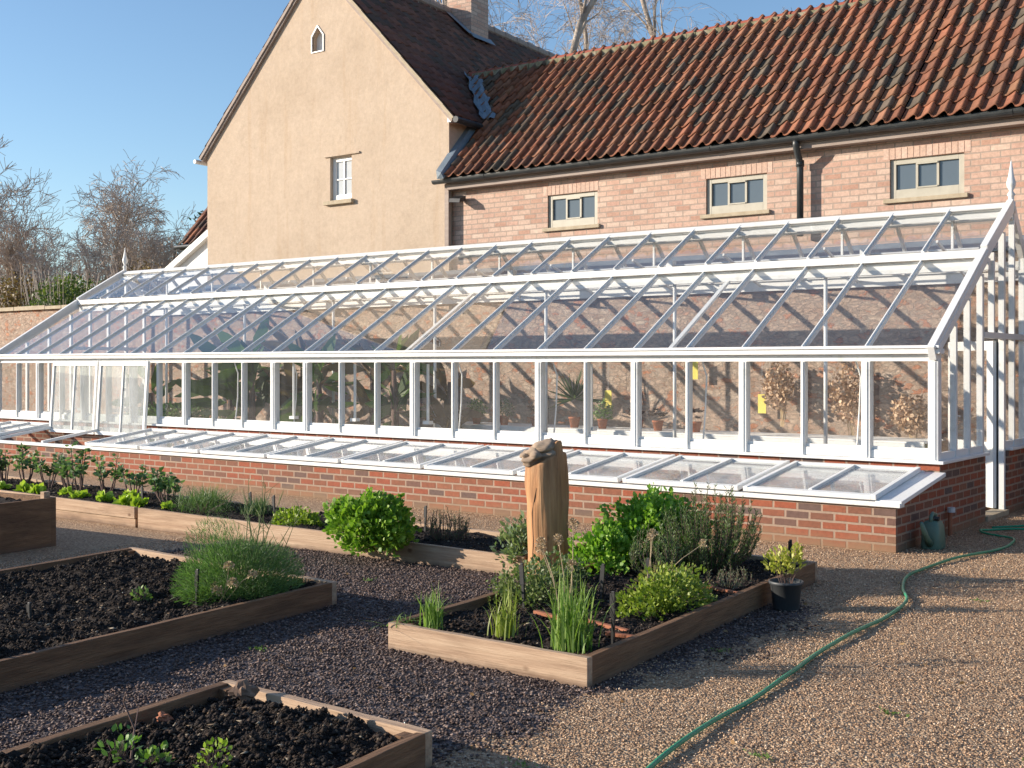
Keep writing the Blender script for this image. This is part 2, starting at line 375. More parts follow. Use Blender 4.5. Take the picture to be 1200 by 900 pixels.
def pebbles(name, n, x0, x1, y0, y1, smin, smax, flat, pal, mask, z=0.0):
    P = np.c_[rng.uniform(x0, x1, n), rng.uniform(y0, y1, n)]
    # a step to either side of the photograph stays covered: wide wedge in front of the viewpoint
    a = R(37.24); d = -math.sin(a)*P[:, 0]+math.cos(a)*P[:, 1]; r = math.cos(a)*P[:, 0]+math.sin(a)*P[:, 1]
    keep = mask(P[:, 0], P[:, 1]) & (d > 2.5) & (np.abs(r) < d*.55+.6)
    keep &= rng.uniform(0, 1, n) < np.clip(9.0/np.maximum(d, .1), .5, 1)
    for b in BED.values(): keep &= ~inside(P[:, 0], P[:, 1], b, -.02)
    P = P[keep]; n = len(P)
    s = rng.uniform(smin, smax, n)
    O = np.array([(1, 0, 0), (-1, 0, 0), (0, 1, 0), (0, -1, 0), (0, 0, 1), (0, 0, -1)], float)
    Vv = np.repeat(O[None], n, 0)*np.stack([s*.5, s*.5*rng.uniform(.55, .9, n), s*.5*rng.uniform(flat*.6, flat*1.2, n)], 1)[:, None, :]
    Vv += rng.normal(0, 1, Vv.shape)*(s*.07)[:, None, None]
    A = rng.normal(size=(n, 3, 3)); A[:, :, 2] *= .0
    yaw = rng.uniform(0, 6.28, n); tl = rng.normal(0, .35, n); cy, sy, ct, st = np.cos(yaw), np.sin(yaw), np.cos(tl), np.sin(tl)
    x, y, zz = Vv[..., 0], Vv[..., 1], Vv[..., 2]
    y, zz = y*ct[:, None]-zz*st[:, None], y*st[:, None]+zz*ct[:, None]
    x, y = x*cy[:, None]-y*sy[:, None], x*sy[:, None]+y*cy[:, None]
    V = np.stack([x+P[:, 0:1], y+P[:, 1:2], zz+(s*flat*.38)[:, None]+z+rng.uniform(0, .006, n)[:, None]], 2).reshape(-1, 3)
    k = (np.arange(n)*6)[:, None, None]
    T = np.array([(0, 2, 4), (2, 1, 4), (1, 3, 4), (3, 0, 4), (2, 0, 5), (1, 2, 5), (3, 1, 5), (0, 3, 5)])[None]
    F = (k+T).reshape(-1, 3); pal = np.array(pal); C = np.repeat(pal[rng.integers(0, len(pal), n)]*rng.uniform(.75, 1.25, (n, 1)), 6, 0)
    return npmesh(name, V, F, 'pebble', C)
def wob(x, y): return .16*np.sin(x*3.1+y*2.2)+.12*np.sin(y*7.3-x*4.1)+rng.normal(0, .09, len(x))
pm = lambda x, y: (x+wob(x, y) < -3.12) & (y+wob(x, y) < 7.3) & (x > -8.4+wob(x, y))
tm = lambda x, y: (~((x+wob(x, y) < -3.12) & (y+wob(x, y) < 7.3) & (x > -8.6))) & ~((y > 9.86) & (x < -3.5))
o = pebbles('slate_chippings', 75000, -8.8, -2.8, 2.2, 7.6, .013, .027, .5,
    [(.055, .036, .032), (.1, .068, .058), (.15, .105, .09), (.08, .05, .043), (.24, .18, .155), (.13, .082, .064)], pm)
tag(o, 'dark purple slate chippings between the raised beds', 'gravel', kind='stuff')
o = pebbles('pea_gravel', 260000, -9, 3.0, 2.6, 13, .007, .015, .7,
    [(.34, .22, .135), (.5, .335, .21), (.6, .42, .27), (.42, .265, .165), (.7, .55, .4), (.27, .17, .11), (.53, .35, .22)], tm)
tag(o, 'tan pea gravel covering the yard on the right', 'gravel', kind='stuff')

# ------------------------------------------------------------ brick house with rendered gable
def tiles(name, parent, O, U, S, Nn, L, H, cw, gauge, amp, pal, clip=None, lift=.02, ragged=.004):
    """pantile roof: O eave start, U along the eave, S up the slope, Nn normal"""
    O, U, S, Nn = (np.array(x, float) for x in (O, U, S, Nn)); V, F, C = [], [], []; o_ = 0
    us = np.linspace(0, 1, 11)
    # S-profile: wide trough, high roll falling steeply on the far side
    prof = np.interp(us, [0, .1, .3, .55, .75, .87, .94, 1], [.1, .0, .1, .42, .82, 1.0, .7, .1])*amp
    nc, nr = int(L/cw), int(math.ceil(H/gauge)); pal = np.array(pal)
    for i in range(nc):
        cj = rng.normal(0, ragged); x0 = i*cw+rng.normal(0, .004)
        for j in range(nr):
            s0 = j*gauge+rng.normal(0, ragged); s1 = min((j+1)*gauge+.05, H+.03)
            c = O+U*(x0+cw/2)+S*(s0+gauge/2)
            if clip and not clip(c): continue
            jz = rng.normal(0, .003)-.02*math.sin(i*.11)*math.sin(math.pi*j/nr); jz += .012*(rng.uniform() < .02)
            a = O+U*(x0+us[:, None]*cw*1.02)+S*(s0-.008*np.sin(us*np.pi*2)[:, None])+Nn*(prof+lift+jz)[:, None]
            b = O+U*(x0+us[:, None]*cw*1.02)+S*s1+Nn*(prof+jz)[:, None]
            l = a-Nn*(.016)+S*.002
            V += [a, b, l]; k = o_; m = 11
            for q in range(m-1):
                F += [(k+q, k+q+1, k+m+q+1, k+m+q), (k+2*m+q, k+2*m+q+1, k+q+1, k+q)]
            o_ += 3*m
            g = rng.uniform(); cc = pal[rng.integers(0, len(pal))]*rng.uniform(.8, 1.2)
            C += [np.repeat(cc[None], 3*m, 0)]
    return npmesh(name, np.concatenate(V), np.array(F), 'tile', np.concatenate(C), parent)
ORANGE = [(a*.8, b*.9, c*.98) for a, b, c in [(.30, .105, .05), (.34, .12, .06), (.27, .09, .045), (.31, .13, .07), (.24, .085, .045), (.37, .145, .075), (.2, .085, .05), (.15, .10, .07), (.29, .10, .05), (.33, .11, .055), (.16, .11, .075), (.13, .09, .06), (.28, .12, .06), (.3, .11, .055), (.26, .11, .06)]]
DARK = [(.10, .045, .03), (.12, .05, .035), (.085, .04, .03), (.14, .06, .04), (.07, .045, .035)]

W = 14.5; GX0, GX1, GY = -18.08, -12.2, 14.42; hx, hy = -.096, .995
hd = Vector((hx, hy, 0))
house = empty('rendered_house', (-15.1, 14.42, 0))
tag(house, 'tall tan rendered house with steep gable and dark tiled roof, behind the greenhouse', 'house')
def shift(p, t): return (p[0]+hx*t, p[1]+hy*t, p[2])
mb = MB(); pent = [(GX0, GY, 0), (GX1, GY, 0), (GX1, GY, 5.5), (-15.1, GY, 8.46), (GX0, GY, 5.5)]
# gable wall with real openings: window x -14.84..-14.33 z 4.35..5.08 ; niche
wx0, wx1, wz0, wz1 = -14.84, -14.33, 4.35, 5.08
nx0, nx1, nz0, nz1 = -15.27, -15.0, 6.94, 7.3
V = [(GX0, 0), (GX1, 0), (GX1, wz0), (wx1, wz0), (wx0, wz0), (GX0, wz0),          # 0-5
     (wx1, wz1), (wx0, wz1), (GX1, wz1), (GX0, wz1), (GX1, 5.5), (GX0, 5.5),        # 6-11
     (nx0, nz0), (nx1, nz0), (nx1, nz1-.1), ((nx0+nx1)/2, nz1+.06), (nx0, nz1-.1), (-15.1, 8.46),  # 12-17
     (-13.59, nz0), (-16.6, nz0), (-13.67, 7.0), (-16.5, 7.0)]
zl = lambda z: (GX0+(z-5.5)*(2.98/2.96), GX1-(z-5.5)*(2.9/2.96))
V[18] = (zl(nz0)[1], nz0); V[19] = (zl(nz0)[0], nz0)
V[20] = (zl(nz1-.1)[1], nz1-.1); V[21] = (zl(nz1-.1)[0], nz1-.1)
Fg = [(0, 1, 2, 3, 4, 5), (5, 4, 7, 9), (3, 2, 8, 6), (9, 7, 6, 8, 10, 11), (11, 10, 18, 13, 12, 19), (19, 12, 16, 21), (13, 18, 20, 14), (21, 16, 15, 17), (15, 14, 20, 17)]
mb.add([(x, GY, z) for x, z in V], Fg)
D = .115
def reveal(mb, ring, d): 
    n = len(ring); mb.add([(x, GY, z) for x, z in ring]+[(x, GY+d, z) for x, z in ring], [(i, (i+1) % n, n+(i+1) % n, n+i) for i in range(n)])
reveal(mb, [V[4], V[3], V[6], V[7]], D); reveal(mb, [V[12], V[13], V[14], V[15], V[16]], .12)
L_ = 12
for xa, s in ((GX0, 1), (GX1, 1)):
    a, b = (xa, GY, 0), (xa, GY, 5.5); c, d = shift(b, L_), shift(a, L_); mb.add([a, d, c, b] if xa == GX1 else [a, b, c, d], [(0, 1, 2, 3)])
mb.add([shift(p, L_) for p in pent], [(4, 3, 2, 1, 0)])
mb.build('wall', 'render', house)
# roof slopes, top at apex 8.58
apex = Vector((-15.12, GY-.06, 8.56))
for side in (1, -1):
    ex = -12.02 if side == 1 else -18.25; ez = 5.44
    e0 = Vector((ex, GY-.06, ez)); sv = (apex-e0); Hh = sv.length; sv.normalize()
    if side == 1:
        Oo, U = e0, hd
    else:
        Oo, U = e0+hd*L_, -hd
    nn = U.cross(sv).normalized()
    if nn.z < 0: nn = -nn
    tiles('roof', house, Oo-nn*.01, U, sv, nn, L_, Hh-.05, .2, .25, .028, DARK, lift=.015)
    mbb = MB(); a, b = e0, apex; q = [a-nn*.03, b-nn*.03, b-nn*.03+hd*L_, a-nn*.03+hd*L_]; mbb.hexa([p-nn*.09 for p in q], q); mbb.build('roof_deck', 'fascia', house)
    # verge: mortar bedding and edge tiles on the gable
    mbb = MB(); m = 14
    for k in range(m):
        p = e0+(apex-e0)*(k/m); q2 = e0+(apex-e0)*((k+1)/m); o1 = nn*(.0+.006*(k % 2))
        mbb.bar(p-nn*.055+Vector((0, .02, 0))+o1, q2-nn*.055+Vector((0, .02, 0))+o1*.3, .085, .05, nn)
    mbb.build('verge', 'stone' if side == 1 else 'fascia', house)
mb = MB()
for k in range(26):
    t = k*.46; a = apex+hd*t+Vector((0, 0, .03)); b = apex+hd*(t+.47)+Vector((0, 0, .02))
    mb.tube([a, b], [.1, .09], 10)
mb.build('ridge', 'fascia', house)
mb = MB(); mb.tube([(-18.3, GY-.12, 5.36), (-18.3+hx*L_, GY+hy*L_, 5.36)], .04, 10); mb.build('gutter', 'metal', house)
mb = MB(); mb.tube([(-12.0, GY-.08, 5.38), (-12.0+hx*1.2, GY+1.2, 5.38)], .05, 10); mb.build('gutter', 'gutter', house)
mb = MB(); mb.box(-12.2, -12.05, GY-.04, GY+.05, 5.36, 5.44); mb.build('bracket', 'metal', house)
# gable window
wf = MB(); yw = GY+D-.05
for a in ((wx0, wx0+.075, wz0+.02, wz1), (wx1-.05, wx1, wz0+.02, wz1), (wx0+.075, wx1-.05, wz0+.02, wz0+.1), (wx0+.075, wx1-.05, wz1-.07, wz1)):
    wf.box(a[0], a[1], yw, yw+.05, a[2], a[3])
win = wf.build('window', 'paint', house, bevel=.004)
g = MB(); g.box((wx0+wx1)/2, (wx0+wx1)/2+.022, yw+.004, yw+.04, wz0+.1, wz1-.07); g.box(wx0+.07, wx1-.05, yw+.006, yw+.038, 4.7, 4.72); g.build('glazing_bar', 'paint', win)
g = MB(); g.box(wx0+.07, wx1-.05, yw+.025, yw+.035, wz0+.09, wz1-.06); g.build('pane', 'pale_pane', win)
mb = MB(); mb.box(wx0-.1, wx1+.06, GY-.07, GY+.1, wz0-.075, wz0-.005); mb.build('sill', 'stone', house, bevel=.008)
mb = MB(); mb.box(wx0-.12, wx1+.2, GY-.03, GY+.02, wz1+.012, wz1+.045); mb.build('lintel_edge', 'render', house, bevel=.005)
# niche: pale painted arch frame and back board
mb = MB(); ring = [V[12], V[13], V[14], V[15], V[16]]; cx_, cz_ = (nx0+nx1)/2, 7.1
for i in range(5):
    (xa, za), (xb, zb) = ring[i], ring[(i+1) % 5]; f_ = 1.11
    mb.hexa([(xa, GY-.02, za), (xb, GY-.02, zb), (cx_+(xb-cx_)*f_, GY-.02, cz_+(zb-cz_)*f_), (cx_+(xa-cx_)*f_, GY-.02, cz_+(za-cz_)*f_)],
            [(xa, GY+.02, za), (xb, GY+.02, zb), (cx_+(xb-cx_)*f_, GY+.02, cz_+(zb-cz_)*f_), (cx_+(xa-cx_)*f_, GY+.02, cz_+(za-cz_)*f_)])
nf = mb.build('arched_vent', 'paint', house)
mb = MB(); mb.box(nx0, nx1, GY+.1, GY+.12, nz0, nz1+.05); mb.build('vent_board', 'paint', nf)
# chimney on the ridge
mb = MB(); c0 = Vector((-15.1, GY, 0))+hd*3.9
ux = Vector((hy, -hx, 0)); 
mb.hexa([c0+ux*a+hd*b+Vector((0, 0, 7.4)) for a, b in ((-.05, 0), (.52, 0), (.52, .62), (-.05, .62))], [c0+ux*a+hd*b+Vector((0, 0, 10.0)) for a, b in ((-.05, 0), (.52, 0), (.52, .62), (-.05, .62))])
ch = mb.build('chimney', 'palebrick', house)
mb = MB(); mb.hexa([c0+ux*a+hd*b+Vector((0, 0, 10.0)) for a, b in ((-.1, -.05), (.57, -.05), (.57, .67), (-.1, .67))], [c0+ux*a+hd*b+Vector((0, 0, 10.15)) for a, b in ((-.1, -.05), (.57, -.05), (.57, .67), (-.1, .67))]); mb.build('chimney_cap', 'stone', ch)
# lead saddle round the chimney foot, following the slope
mb = MB(); sl = -(8.56-5.44)/(3.1)
def onroof(a, b, l=.07): p = c0+ux*a+hd*b; xr = a; return (p.x, p.y, 8.56+sl*max(xr, 0)+l)
mb.add([onroof(.5, -.12), onroof(.66, -.1), onroof(.64, .72), onroof(.5, .75)], [(0, 1, 2, 3)])
mb.add([onroof(-.05, -.2), onroof(.6, -.2, .08), onroof(.6, -.02, .09), onroof(-.05, -.02, .09)], [(0, 1, 2, 3)])
mb.build('chimney_flashing', 'lead', ch)

bb = empty('brick_building', (-8, 14.5, 0))
tag(bb, 'long pale pink brick building with orange pantile roof behind the greenhouse', 'building')
mb = MB(); BX0, BX1 = -12.2, 5.0
wins = [(-10.36, -9.48), (-7.74, -6.85), (-5.23, -4.34), (-2.7, -1.8)]; z0, z1 = 3.59, 4.07
xs = [BX0]+[x for wn_ in wins for x in wn_]+[BX1]
mb.add([(BX0, W, 0), (BX1, W, 0), (BX1, W, z0), (BX0, W, z0)], [(0, 1, 2, 3)]); mb.add([(BX0, W, z1), (BX1, W, z1), (BX1, W, 4.5), (BX0, W, 4.5)], [(0, 1, 2, 3)])
for i in range(0, len(xs), 2): mb.add([(xs[i], W, z0), (xs[i+1], W, z0), (xs[i+1], W, z1), (xs[i], W, z1)], [(0, 1, 2, 3)])
for a, b in wins:
    for r_ in ([(a, z0), (a, z1)], [(b, z1), (b, z0)], [(a, z1), (b, z1)], [(b, z0), (a, z0)]):
        (xa, za), (xb, zb) = r_; mb.add([(xa, W, za), (xb, W, zb), (xb, W+.1, zb), (xa, W+.1, za)], [(0, 1, 2, 3)])
mb.add([(BX1, W, 0), (BX1, 19, 0), (BX1, 19, 4.5), (BX1, 16.6, 6.7), (BX1, W, 4.5)], [(0, 1, 2, 3, 4)])
mb.add([(BX0, 19, 0), (BX1, 19, 0), (BX1, 19, 4.5), (BX0, 19, 4.5)], [(3, 2, 1, 0)])
mb.build('wall', 'palebrick', bb)
for a, b in wins:
    f_ = MB(); y = W+.03
    for x0_, x1_, za, zb in ((a, a+.07, z0, z1), (b-.07, b, z0, z1), (a+.07, b-.07, z1-.065, z1), (a+.07, b-.07, z0, z0+.11)): f_.box(x0_, x1_, y, y+.06, za, zb)
    w_ = f_.build('window', 'cream', bb, bevel=.004); tw = (b-a-.14)
    g = MB()
    for k in (1, 2): x = a+.07+tw*k/3; g.box(x-.014, x+.014, y+.006, y+.05, z0+.1, z1-.06)
    g.box(a+.07+tw/3, a+.07+2*tw/3, y-.008, y+.004, z0+.11, z0+.128); g.box(a+.07+tw/3, a+.07+2*tw/3, y-.008, y+.004, z1-.083, z1-.065)
    g.build('glazing_bar', 'cream', w_)
    g = MB(); g.box(a+.06, b-.06, y+.03, y+.04, z0+.1, z1-.06); g.build('pane', 'winglass', w_)
    g = MB(); g.box(a-.07, b+.05, W-.045, W+.05, z0-.055, z0-.003); g.build('sill', 'stone', bb, bevel=.006)
    g = MB(); n = int((b-a+.16)/.075)
    for k in range(n):
        x = a-.08+k*.075; g.box(x+.004, x+.07, W-.004, W+.05, z1+.004, z1+.135, col=random.choice([(.56, .4, .32), (.54, .38, .3), (.6, .44, .36), (.58, .42, .34)]))
    M.setdefault('lint', attrmat('pale brick heads', .88, 35, .4, .004, .7)); g.build('lintel', 'lint', bb)
RO = np.array((-14.6, 14.17, 4.45)); s45 = math.sqrt(.5)
def hclip(c):
    x, y, z = c
    if z > 5.35: return x > -15.12+hx*(y-GY)+(8.56-z)*(3.1/3.12)-.12
    return x > GX1+hx*(y-GY)+.02
tiles('roof', bb, RO, (1, 0, 0), (0, s45, s45), (0, -s45, s45), 19.8, 3.12, .185, .24, .066, ORANGE, clip=hclip, lift=.026)
mb = MB(); mb.hexa([(-12.2, 14.2, 4.42), (5.1, 14.2, 4.42), (5.1, 16.4, 6.56), (-13.2, 16.4, 6.56)], [(-12.2, 14.2, 4.45), (5.1, 14.2, 4.45), (5.1, 16.4, 6.6), (-13.2, 16.4, 6.6)]); mb.build('roof_deck', 'gutter', bb)
mb = MB(); mb.hexa([(-13, 16.42, 6.54), (5.1, 16.42, 6.54), (5.1, 18.9, 4.3), (-12.4, 18.9, 4.3)], [(-13, 16.42, 6.62), (5.1, 16.42, 6.62), (5.1, 18.9, 4.4), (-12.4, 18.9, 4.4)]); mb.build('back_roof', 'terracotta', bb)
rt = None
for k in range(40):
    x = -13.35+k*.46
    if rt is None:
        mb = MB(); n = 9; r0, r1 = .13, .115; vs = []
        for (xx, r_) in ((0, r0), (.03, r0), (.031, r1), (.47, r1*.97)):
            for q in range(n): a = math.pi*q/(n-1); vs.append((x+xx, 16.4-r_*math.cos(a)*1.0, 6.6+r_*math.sin(a)*.85))
        fs = [(i*n+q, i*n+q+1, (i+1)*n+q+1, (i+1)*n+q) for i in range(3) for q in range(n-1)]+[tuple(range(n))[::-1]]
        mb.add(vs, fs, None); M['ridge_m'] = noisy('red ridge tile', (.3, .075, .045), (.38, .11, .065), 5, .8, .3); rt = mb.build('ridge_tile', 'ridge_m', bb)
    else:
        c = rt.copy(); COL.objects.link(c); c.parent = bb; c.location = rt.location+Vector((k*.46, random.uniform(-.008, .008), random.uniform(-.006, .006)))
mb = MB()   # mortar and moss bedding under the ridge
for k in range(120):
    x = -13.2+k*.15; mb.box(x, x+.15, 16.24+random.uniform(-.02, .01), 16.4, 6.46+random.uniform(0, .03), 6.62)
M['moss'] = noisy('mossy mortar', (.12, .12, .04), (.36, .32, .24), 7, .95, .8, .01); mb.build('ridge_bedding', 'moss', bb)
mb = MB(); n = 9
def halfpipe(mb, x0, x1, y, z, r):
    vs = []
    for x in (x0, x1):
        for q in range(n): a = math.pi*q/(n-1); vs.append((x, y-r*math.cos(a), z-r*math.sin(a)))
        for q in range(n): a = math.pi*(n-1-q)/(n-1); vs.append((x, y-(r-.006)*math.cos(a), z-(r-.006)*math.sin(a)))
    m = 2*n; mb.add(vs, [(i, (i+1) % m, m+(i+1) % m, m+i) for i in range(m)]+[tuple(range(m)), tuple(range(m, 2*m))[::-1]])
halfpipe(mb, -12.36, 5.0, 14.24, 4.44, .06)
for k in range(9): halfpipe(mb, -11.4+k*1.9, -11.32+k*1.9, 14.24, 4.444, .067)
gt = mb.build('gutter', 'gutter', bb, smooth=False)
mb = MB(); mb.box(-12.17, 5.0, 14.33, 14.499, 4.295, 4.365); mb.build('fascia', 'fascia', bb)
mb = MB(); mb.box(-12.17, 5.0, 14.31, 14.5, 4.37, 4.44); mb.build('soffit', 'fascia', bb)
mb = MB(); mb.tube([(-6.34, 14.25, 4.42), (-6.34, 14.25, 4.34), (-6.34, 14.29, 4.26), (-6.34, 14.37, 4.14), (-6.34, 14.38, 4.05), (-6.34, 14.38, 3.2)], .043, 14); mb.tube([(-6.34, 14.38, 4.16), (-6.34, 14.38, 4.08)], .052, 14); mb.build('downpipe', 'gutter', bb, smooth=True)
# lead valley and slate-grey abutment flashing
mb = MB(); vr = []
for k in range(15):
    z = 5.42+k*(6.5-5.42)/14; y = 14.17+(z-4.45)+.06; x = -15.12+hx*(y-GY)+(8.56-z)*(3.1/3.12)+.03*math.sin(k*1.3)
    for q, (du, dz) in enumerate(((-.13, .2), (-.05, .11), (.04, .09), (.11, .12), (.19+.03*math.sin(k*2.3), .1))): vr.append((x+du, y-.03, z+dz+.012*math.sin(k*2.9+q)))
mb.add(vr, [(k*5+q, k*5+q+1, k*5+q+6, k*5+q+5) for k in range(14) for q in range(4)])
mb.build('lead_valley', 'lead', bb)
mb = MB(); a0 = Vector((GX1+.01, 14.12, 4.44)); b0 = Vector((GX1+hx*1.0+.01, 15.12, 5.44)); mb.hexa([a0, a0+Vector((.14, 0, 0)), b0+Vector((.14, 0, 0)), b0], [a0+Vector((0, -.02, .13)), a0+Vector((.12, -.05, .08)), b0+Vector((.12, -.05, .08)), b0+Vector((0, -.02, .13))]); mb.build('abutment_flashing', 'lead', bb)
mb = MB(); mb.box(-12.24, -12.16, 14.36, 14.42, 3.2, 4.4); mb.build('corner_trim', 'fascia', bb)
fl = empty('wall_light', (-11.94, 14.5, 4.15)); tag(fl, 'small grey floodlight on the brick wall under the gutter beside the rendered gable', 'light')
mb = MB(); mb.box(-12.02, -11.98, 14.40, 14.5, 4.14, 4.18); mb.build('bracket', 'metal', fl); mb = MB(); mb.hexa([(-12.07, 14.26, 4.09), (-11.86, 14.26, 4.07), (-11.86, 14.42, 4.12), (-12.07, 14.42, 4.14)], [(-12.07, 14.28, 4.15), (-11.86, 14.28, 4.13), (-11.86, 14.42, 4.19), (-12.07, 14.42, 4.2)]); mb.build('lamp_head', 'black', fl)

# garden wall of rubble behind and beyond the greenhouse
gw = empty('garden_wall', (-12, 14.1, 0)); tag(gw, 'rubble stone garden wall behind the greenhouse, running on to the left', 'wall')
mb = MB(); mb.box(-18.6, 5, 14.1, 14.41, 0, 2.84); mb.box(-60, -18.6, 14.1, 14.55, 0, 2.72); mb.build('stone_wall', 'rubble', gw)
mb = MB(); mb.hexa([(-18.6, 14.06, 2.845), (5, 14.06, 2.845), (5, 14.495, 3.02), (-18.6, 14.415, 3.02)], [(-18.6, 14.06, 2.88), (5, 14.06, 2.88), (5, 14.495, 3.05), (-18.6, 14.415, 3.05)]); mb.build('lead_capping', 'lead', gw)
mb = MB()
for k in range(70): mb.box(-60+k*.59, -60+k*.59+.58, 14.03+random.uniform(-.01, .01), 14.62, 2.725, 2.79+random.uniform(0, .02))
mb.build('coping', 'stone', gw)

# small tiled outbuilding and white lean-to left of the rendered house
ob = empty('tiled_outbuilding', (-20.5, 18, 0)); tag(ob, 'small outbuilding with red tiled roof peeping out left of the rendered house', 'building')
ox = -23.6
mb = MB(); mb.box(ox+.1, -18.6, 18.2, 22, 0, 4.45); mb.build('wall', 'render', ob)
tiles('roof', ob, (ox-.05, 18.0, 4.42), (1, 0, 0), (0, .66, .75), (0, -.75, .66), 4.6, 3.4, .2, .26, .05, DARK+ORANGE[:3])
mb = MB(); mb.prism([(ox-.05, 18.02, 4.34), (ox-.05, 20.3, 6.93), (ox-.05, 20.3, 6.8), (ox-.05, 18.1, 4.3)], (.1, 0, 0)); mb.build('verge', 'fascia', ob)
mb = MB(); mb.hexa([(ox, 18.02, 4.3), (-18.5, 18.02, 4.3), (-18.5, 20.3, 6.8), (ox, 20.3, 6.8)], [(ox, 18.02, 4.38), (-18.5, 18.02, 4.38), (-18.5, 20.3, 6.9), (ox, 20.3, 6.9)]); mb.build('roof_deck', 'gutter', ob)
mb = MB(); mb.tube([(ox-.1, 17.95, 4.36), (-18.6, 17.95, 4.36)], .05, 8); mb.tube([(ox+.06, 18.1, 4.3), (ox+.06, 18.12, 0)], .035, 8); mb.build('gutter', 'gutter', ob)
wl = empty('white_lean_to', (-19.4, 15.5, 0)); tag(wl, 'white boarded lean-to with sloping edge against the left side of the rendered house', 'shed')
mb = MB(); mb.prism([(-20.75, 15.5, 0), (-18.3, 15.5, 0), (-18.3, 15.5, 4.62), (-20.75, 15.5, 3.38)], (0, 1.2, 0)); mb.build('wall', 'paint', wl)
mb = MB(); mb.bar((-20.9, 15.46, 3.36), (-18.3, 15.46, 4.7), .16, .12, (0, 0, 1)); mb.build('bargeboard', 'paint2', wl)

# ------------------------------------------------------------ greenhouse
XE = -3.57; S = .634; NB = 25; XL = XE-NB*S
YF, ZS, ZE = 11.06, .68, 1.70; YP, ZP = 12.65, 2.66; YR, ZR = 13.575, 3.25; YB, ZB = 14.08, 2.72
gh = empty('greenhouse', (-11, 12.5, 0)); tag(gh, 'long white framed lean-to greenhouse on a red brick base against the stone wall', 'greenhouse')
mb = MB()
mb.prism([(XL-.04, YF-.03, 0), (XE+.05, YF-.03, 0), (XE+.05, 12.45, 0), (XE-.18, 12.45, 0), (XE-.18, YF+.2, 0), (XL-.04, YF+.2, 0)], (0, 0, .665))
mb.box(XE-.18, XE+.05, 13.24, 14.09, 0, .665); mb.box(XL-.04, XL+.18, YF+.2, 14.09, 0, .665)
mb.build('brick_base', 'redbrick', gh)
mb = MB(); mb.box(XL+.18, XE-.18, YF+.2, 14.09, 0, .05); mb.build('paved_floor', 'paving', gh)
mb = MB(); mb.prism([(XL-.09, YF-.08, .667), (XE+.1, YF-.08, .667), (XE+.1, 12.43, .667), (XE-.2, 12.43, .667), (XE-.2, YF+.2, .667), (XL-.09, YF+.2, .667)], (0, 0, .028)); mb.box(XE-.2, XE+.1, 13.26, 14.08, .667, .695)
mb.build('sill', 'paint', gh, bevel=.006)
mb = MB(); mb.box(XL, XE, YF-.02, YF+.05, .697, .775); mb.build('bottom_rail', 'paint', gh, bevel=.004)
mb = MB(); mb.box(XL, XE, YF+.0, YF+.035, .777, .805)
for k in range(NB): mb.box(XL+k*S+.08, XL+k*S+.3, YF-.024, YF-.0205, .72, .73)
mb.build('rail_bead', 'paint2', gh)
# eave beam and gutter
mb = MB(); mb.box(XL-.03, XE+.03, YF-.02, YF+.08, 1.6, 1.665); mb.build('eave_beam', 'paint', gh, bevel=.004)
mb = MB(); mb.box(XL-.07, XE+.07, YF-.09, YF+.05, 1.667, 1.715); mb.box(XL-.07, XE+.07, YF-.11, YF-.02, 1.717, 1.745); mb.build('gutter', 'paint2', gh, bevel=.006)
M['gap'] = M['black']
# posts: a thick one where the casement groups meet, slim ones between
bigk = {NB-x for x in (0, 1, 3, 5, 7, 10, 13, 14, 17, 19, 21, 23, 25)}
proto = {}
def stamp(key, make, dx, mat, name, bevel=.003):
    if key not in proto: proto[key] = (make().build(name, mat, gh, bevel=bevel), dx); return proto[key][0]
    o, d0 = proto[key]; c = o.copy(); COL.objects.link(c); c.parent = gh; c.location = o.location+Vector((dx-d0, 0, 0)); return c
for k in range(NB+1):
    x = XL+k*S; b = k in bigk; hw = .042 if b else .021
    stamp(('post', b), lambda: MB().box(x-hw, x+hw, YF-.045 if b else YF-.03, YF+.05, .69, 1.6).box(x-hw*.45, x+hw*.45, YF-.055 if b else YF-.04, YF-.03, .7, 1.598), x, 'paint', 'post')
    if 0 < k < NB:
        n1 = Vector((0, -(ZP-ZE), YP-YF)).normalized()
        def lower():
            m = MB(); p, q = Vector((x, YF-.03, ZE+.015)), Vector((x, YP, ZP)); m.bar(p, q, .032, .05, n1); m.bar(p+n1*.032, q+n1*.032, .014, .018, n1); return m
        stamp('low', lower, x, 'paint2', 'rafter')
        def upper():
            m = MB(); n2 = Vector((0, -(ZR-ZP-.06), YR-YP)).normalized(); p, q = Vector((x, YP-.02, ZP+.075)), Vector((x, YR-.04, ZR+.01)); m.bar(p, q, .036, .045, n2); m.bar(p+n2*.03, q+n2*.03, .016, .016, n2); return m
        stamp('up', upper, x, 'paint', 'vent_rafter')
        def back():
            m = MB(); m.bar((x, YR, ZR-.02), (x, YB, ZB), .032, .05); return m
        stamp('back', back, x, 'paint', 'back_rafter')
        if k % 2 == 0:
            stamp('strut', lambda: MB().bar((x+.02, YR-.55, ZR-.36), (x+.02, YB-.02, ZB-.16), .025, .03).bar((x+.02, YR-.02, ZR-.05), (x+.02, YR-.02, ZR-.42), .028, .028), x, 'paint', 'roof_tie')
def slab(p, q, x0, x1, th, nrm):
    p, q, t = Vector(p), Vector(q), Vector(nrm)*th
    a = [Vector((x0, p.y, p.z)), Vector((x1, p.y, p.z)), Vector((x1, q.y, q.z)), Vector((x0, q.y, q.z))]; return MB().hexa(a, [v+t for v in a])
n1 = Vector((0, -(ZP-ZE), YP-YF)).normalized()
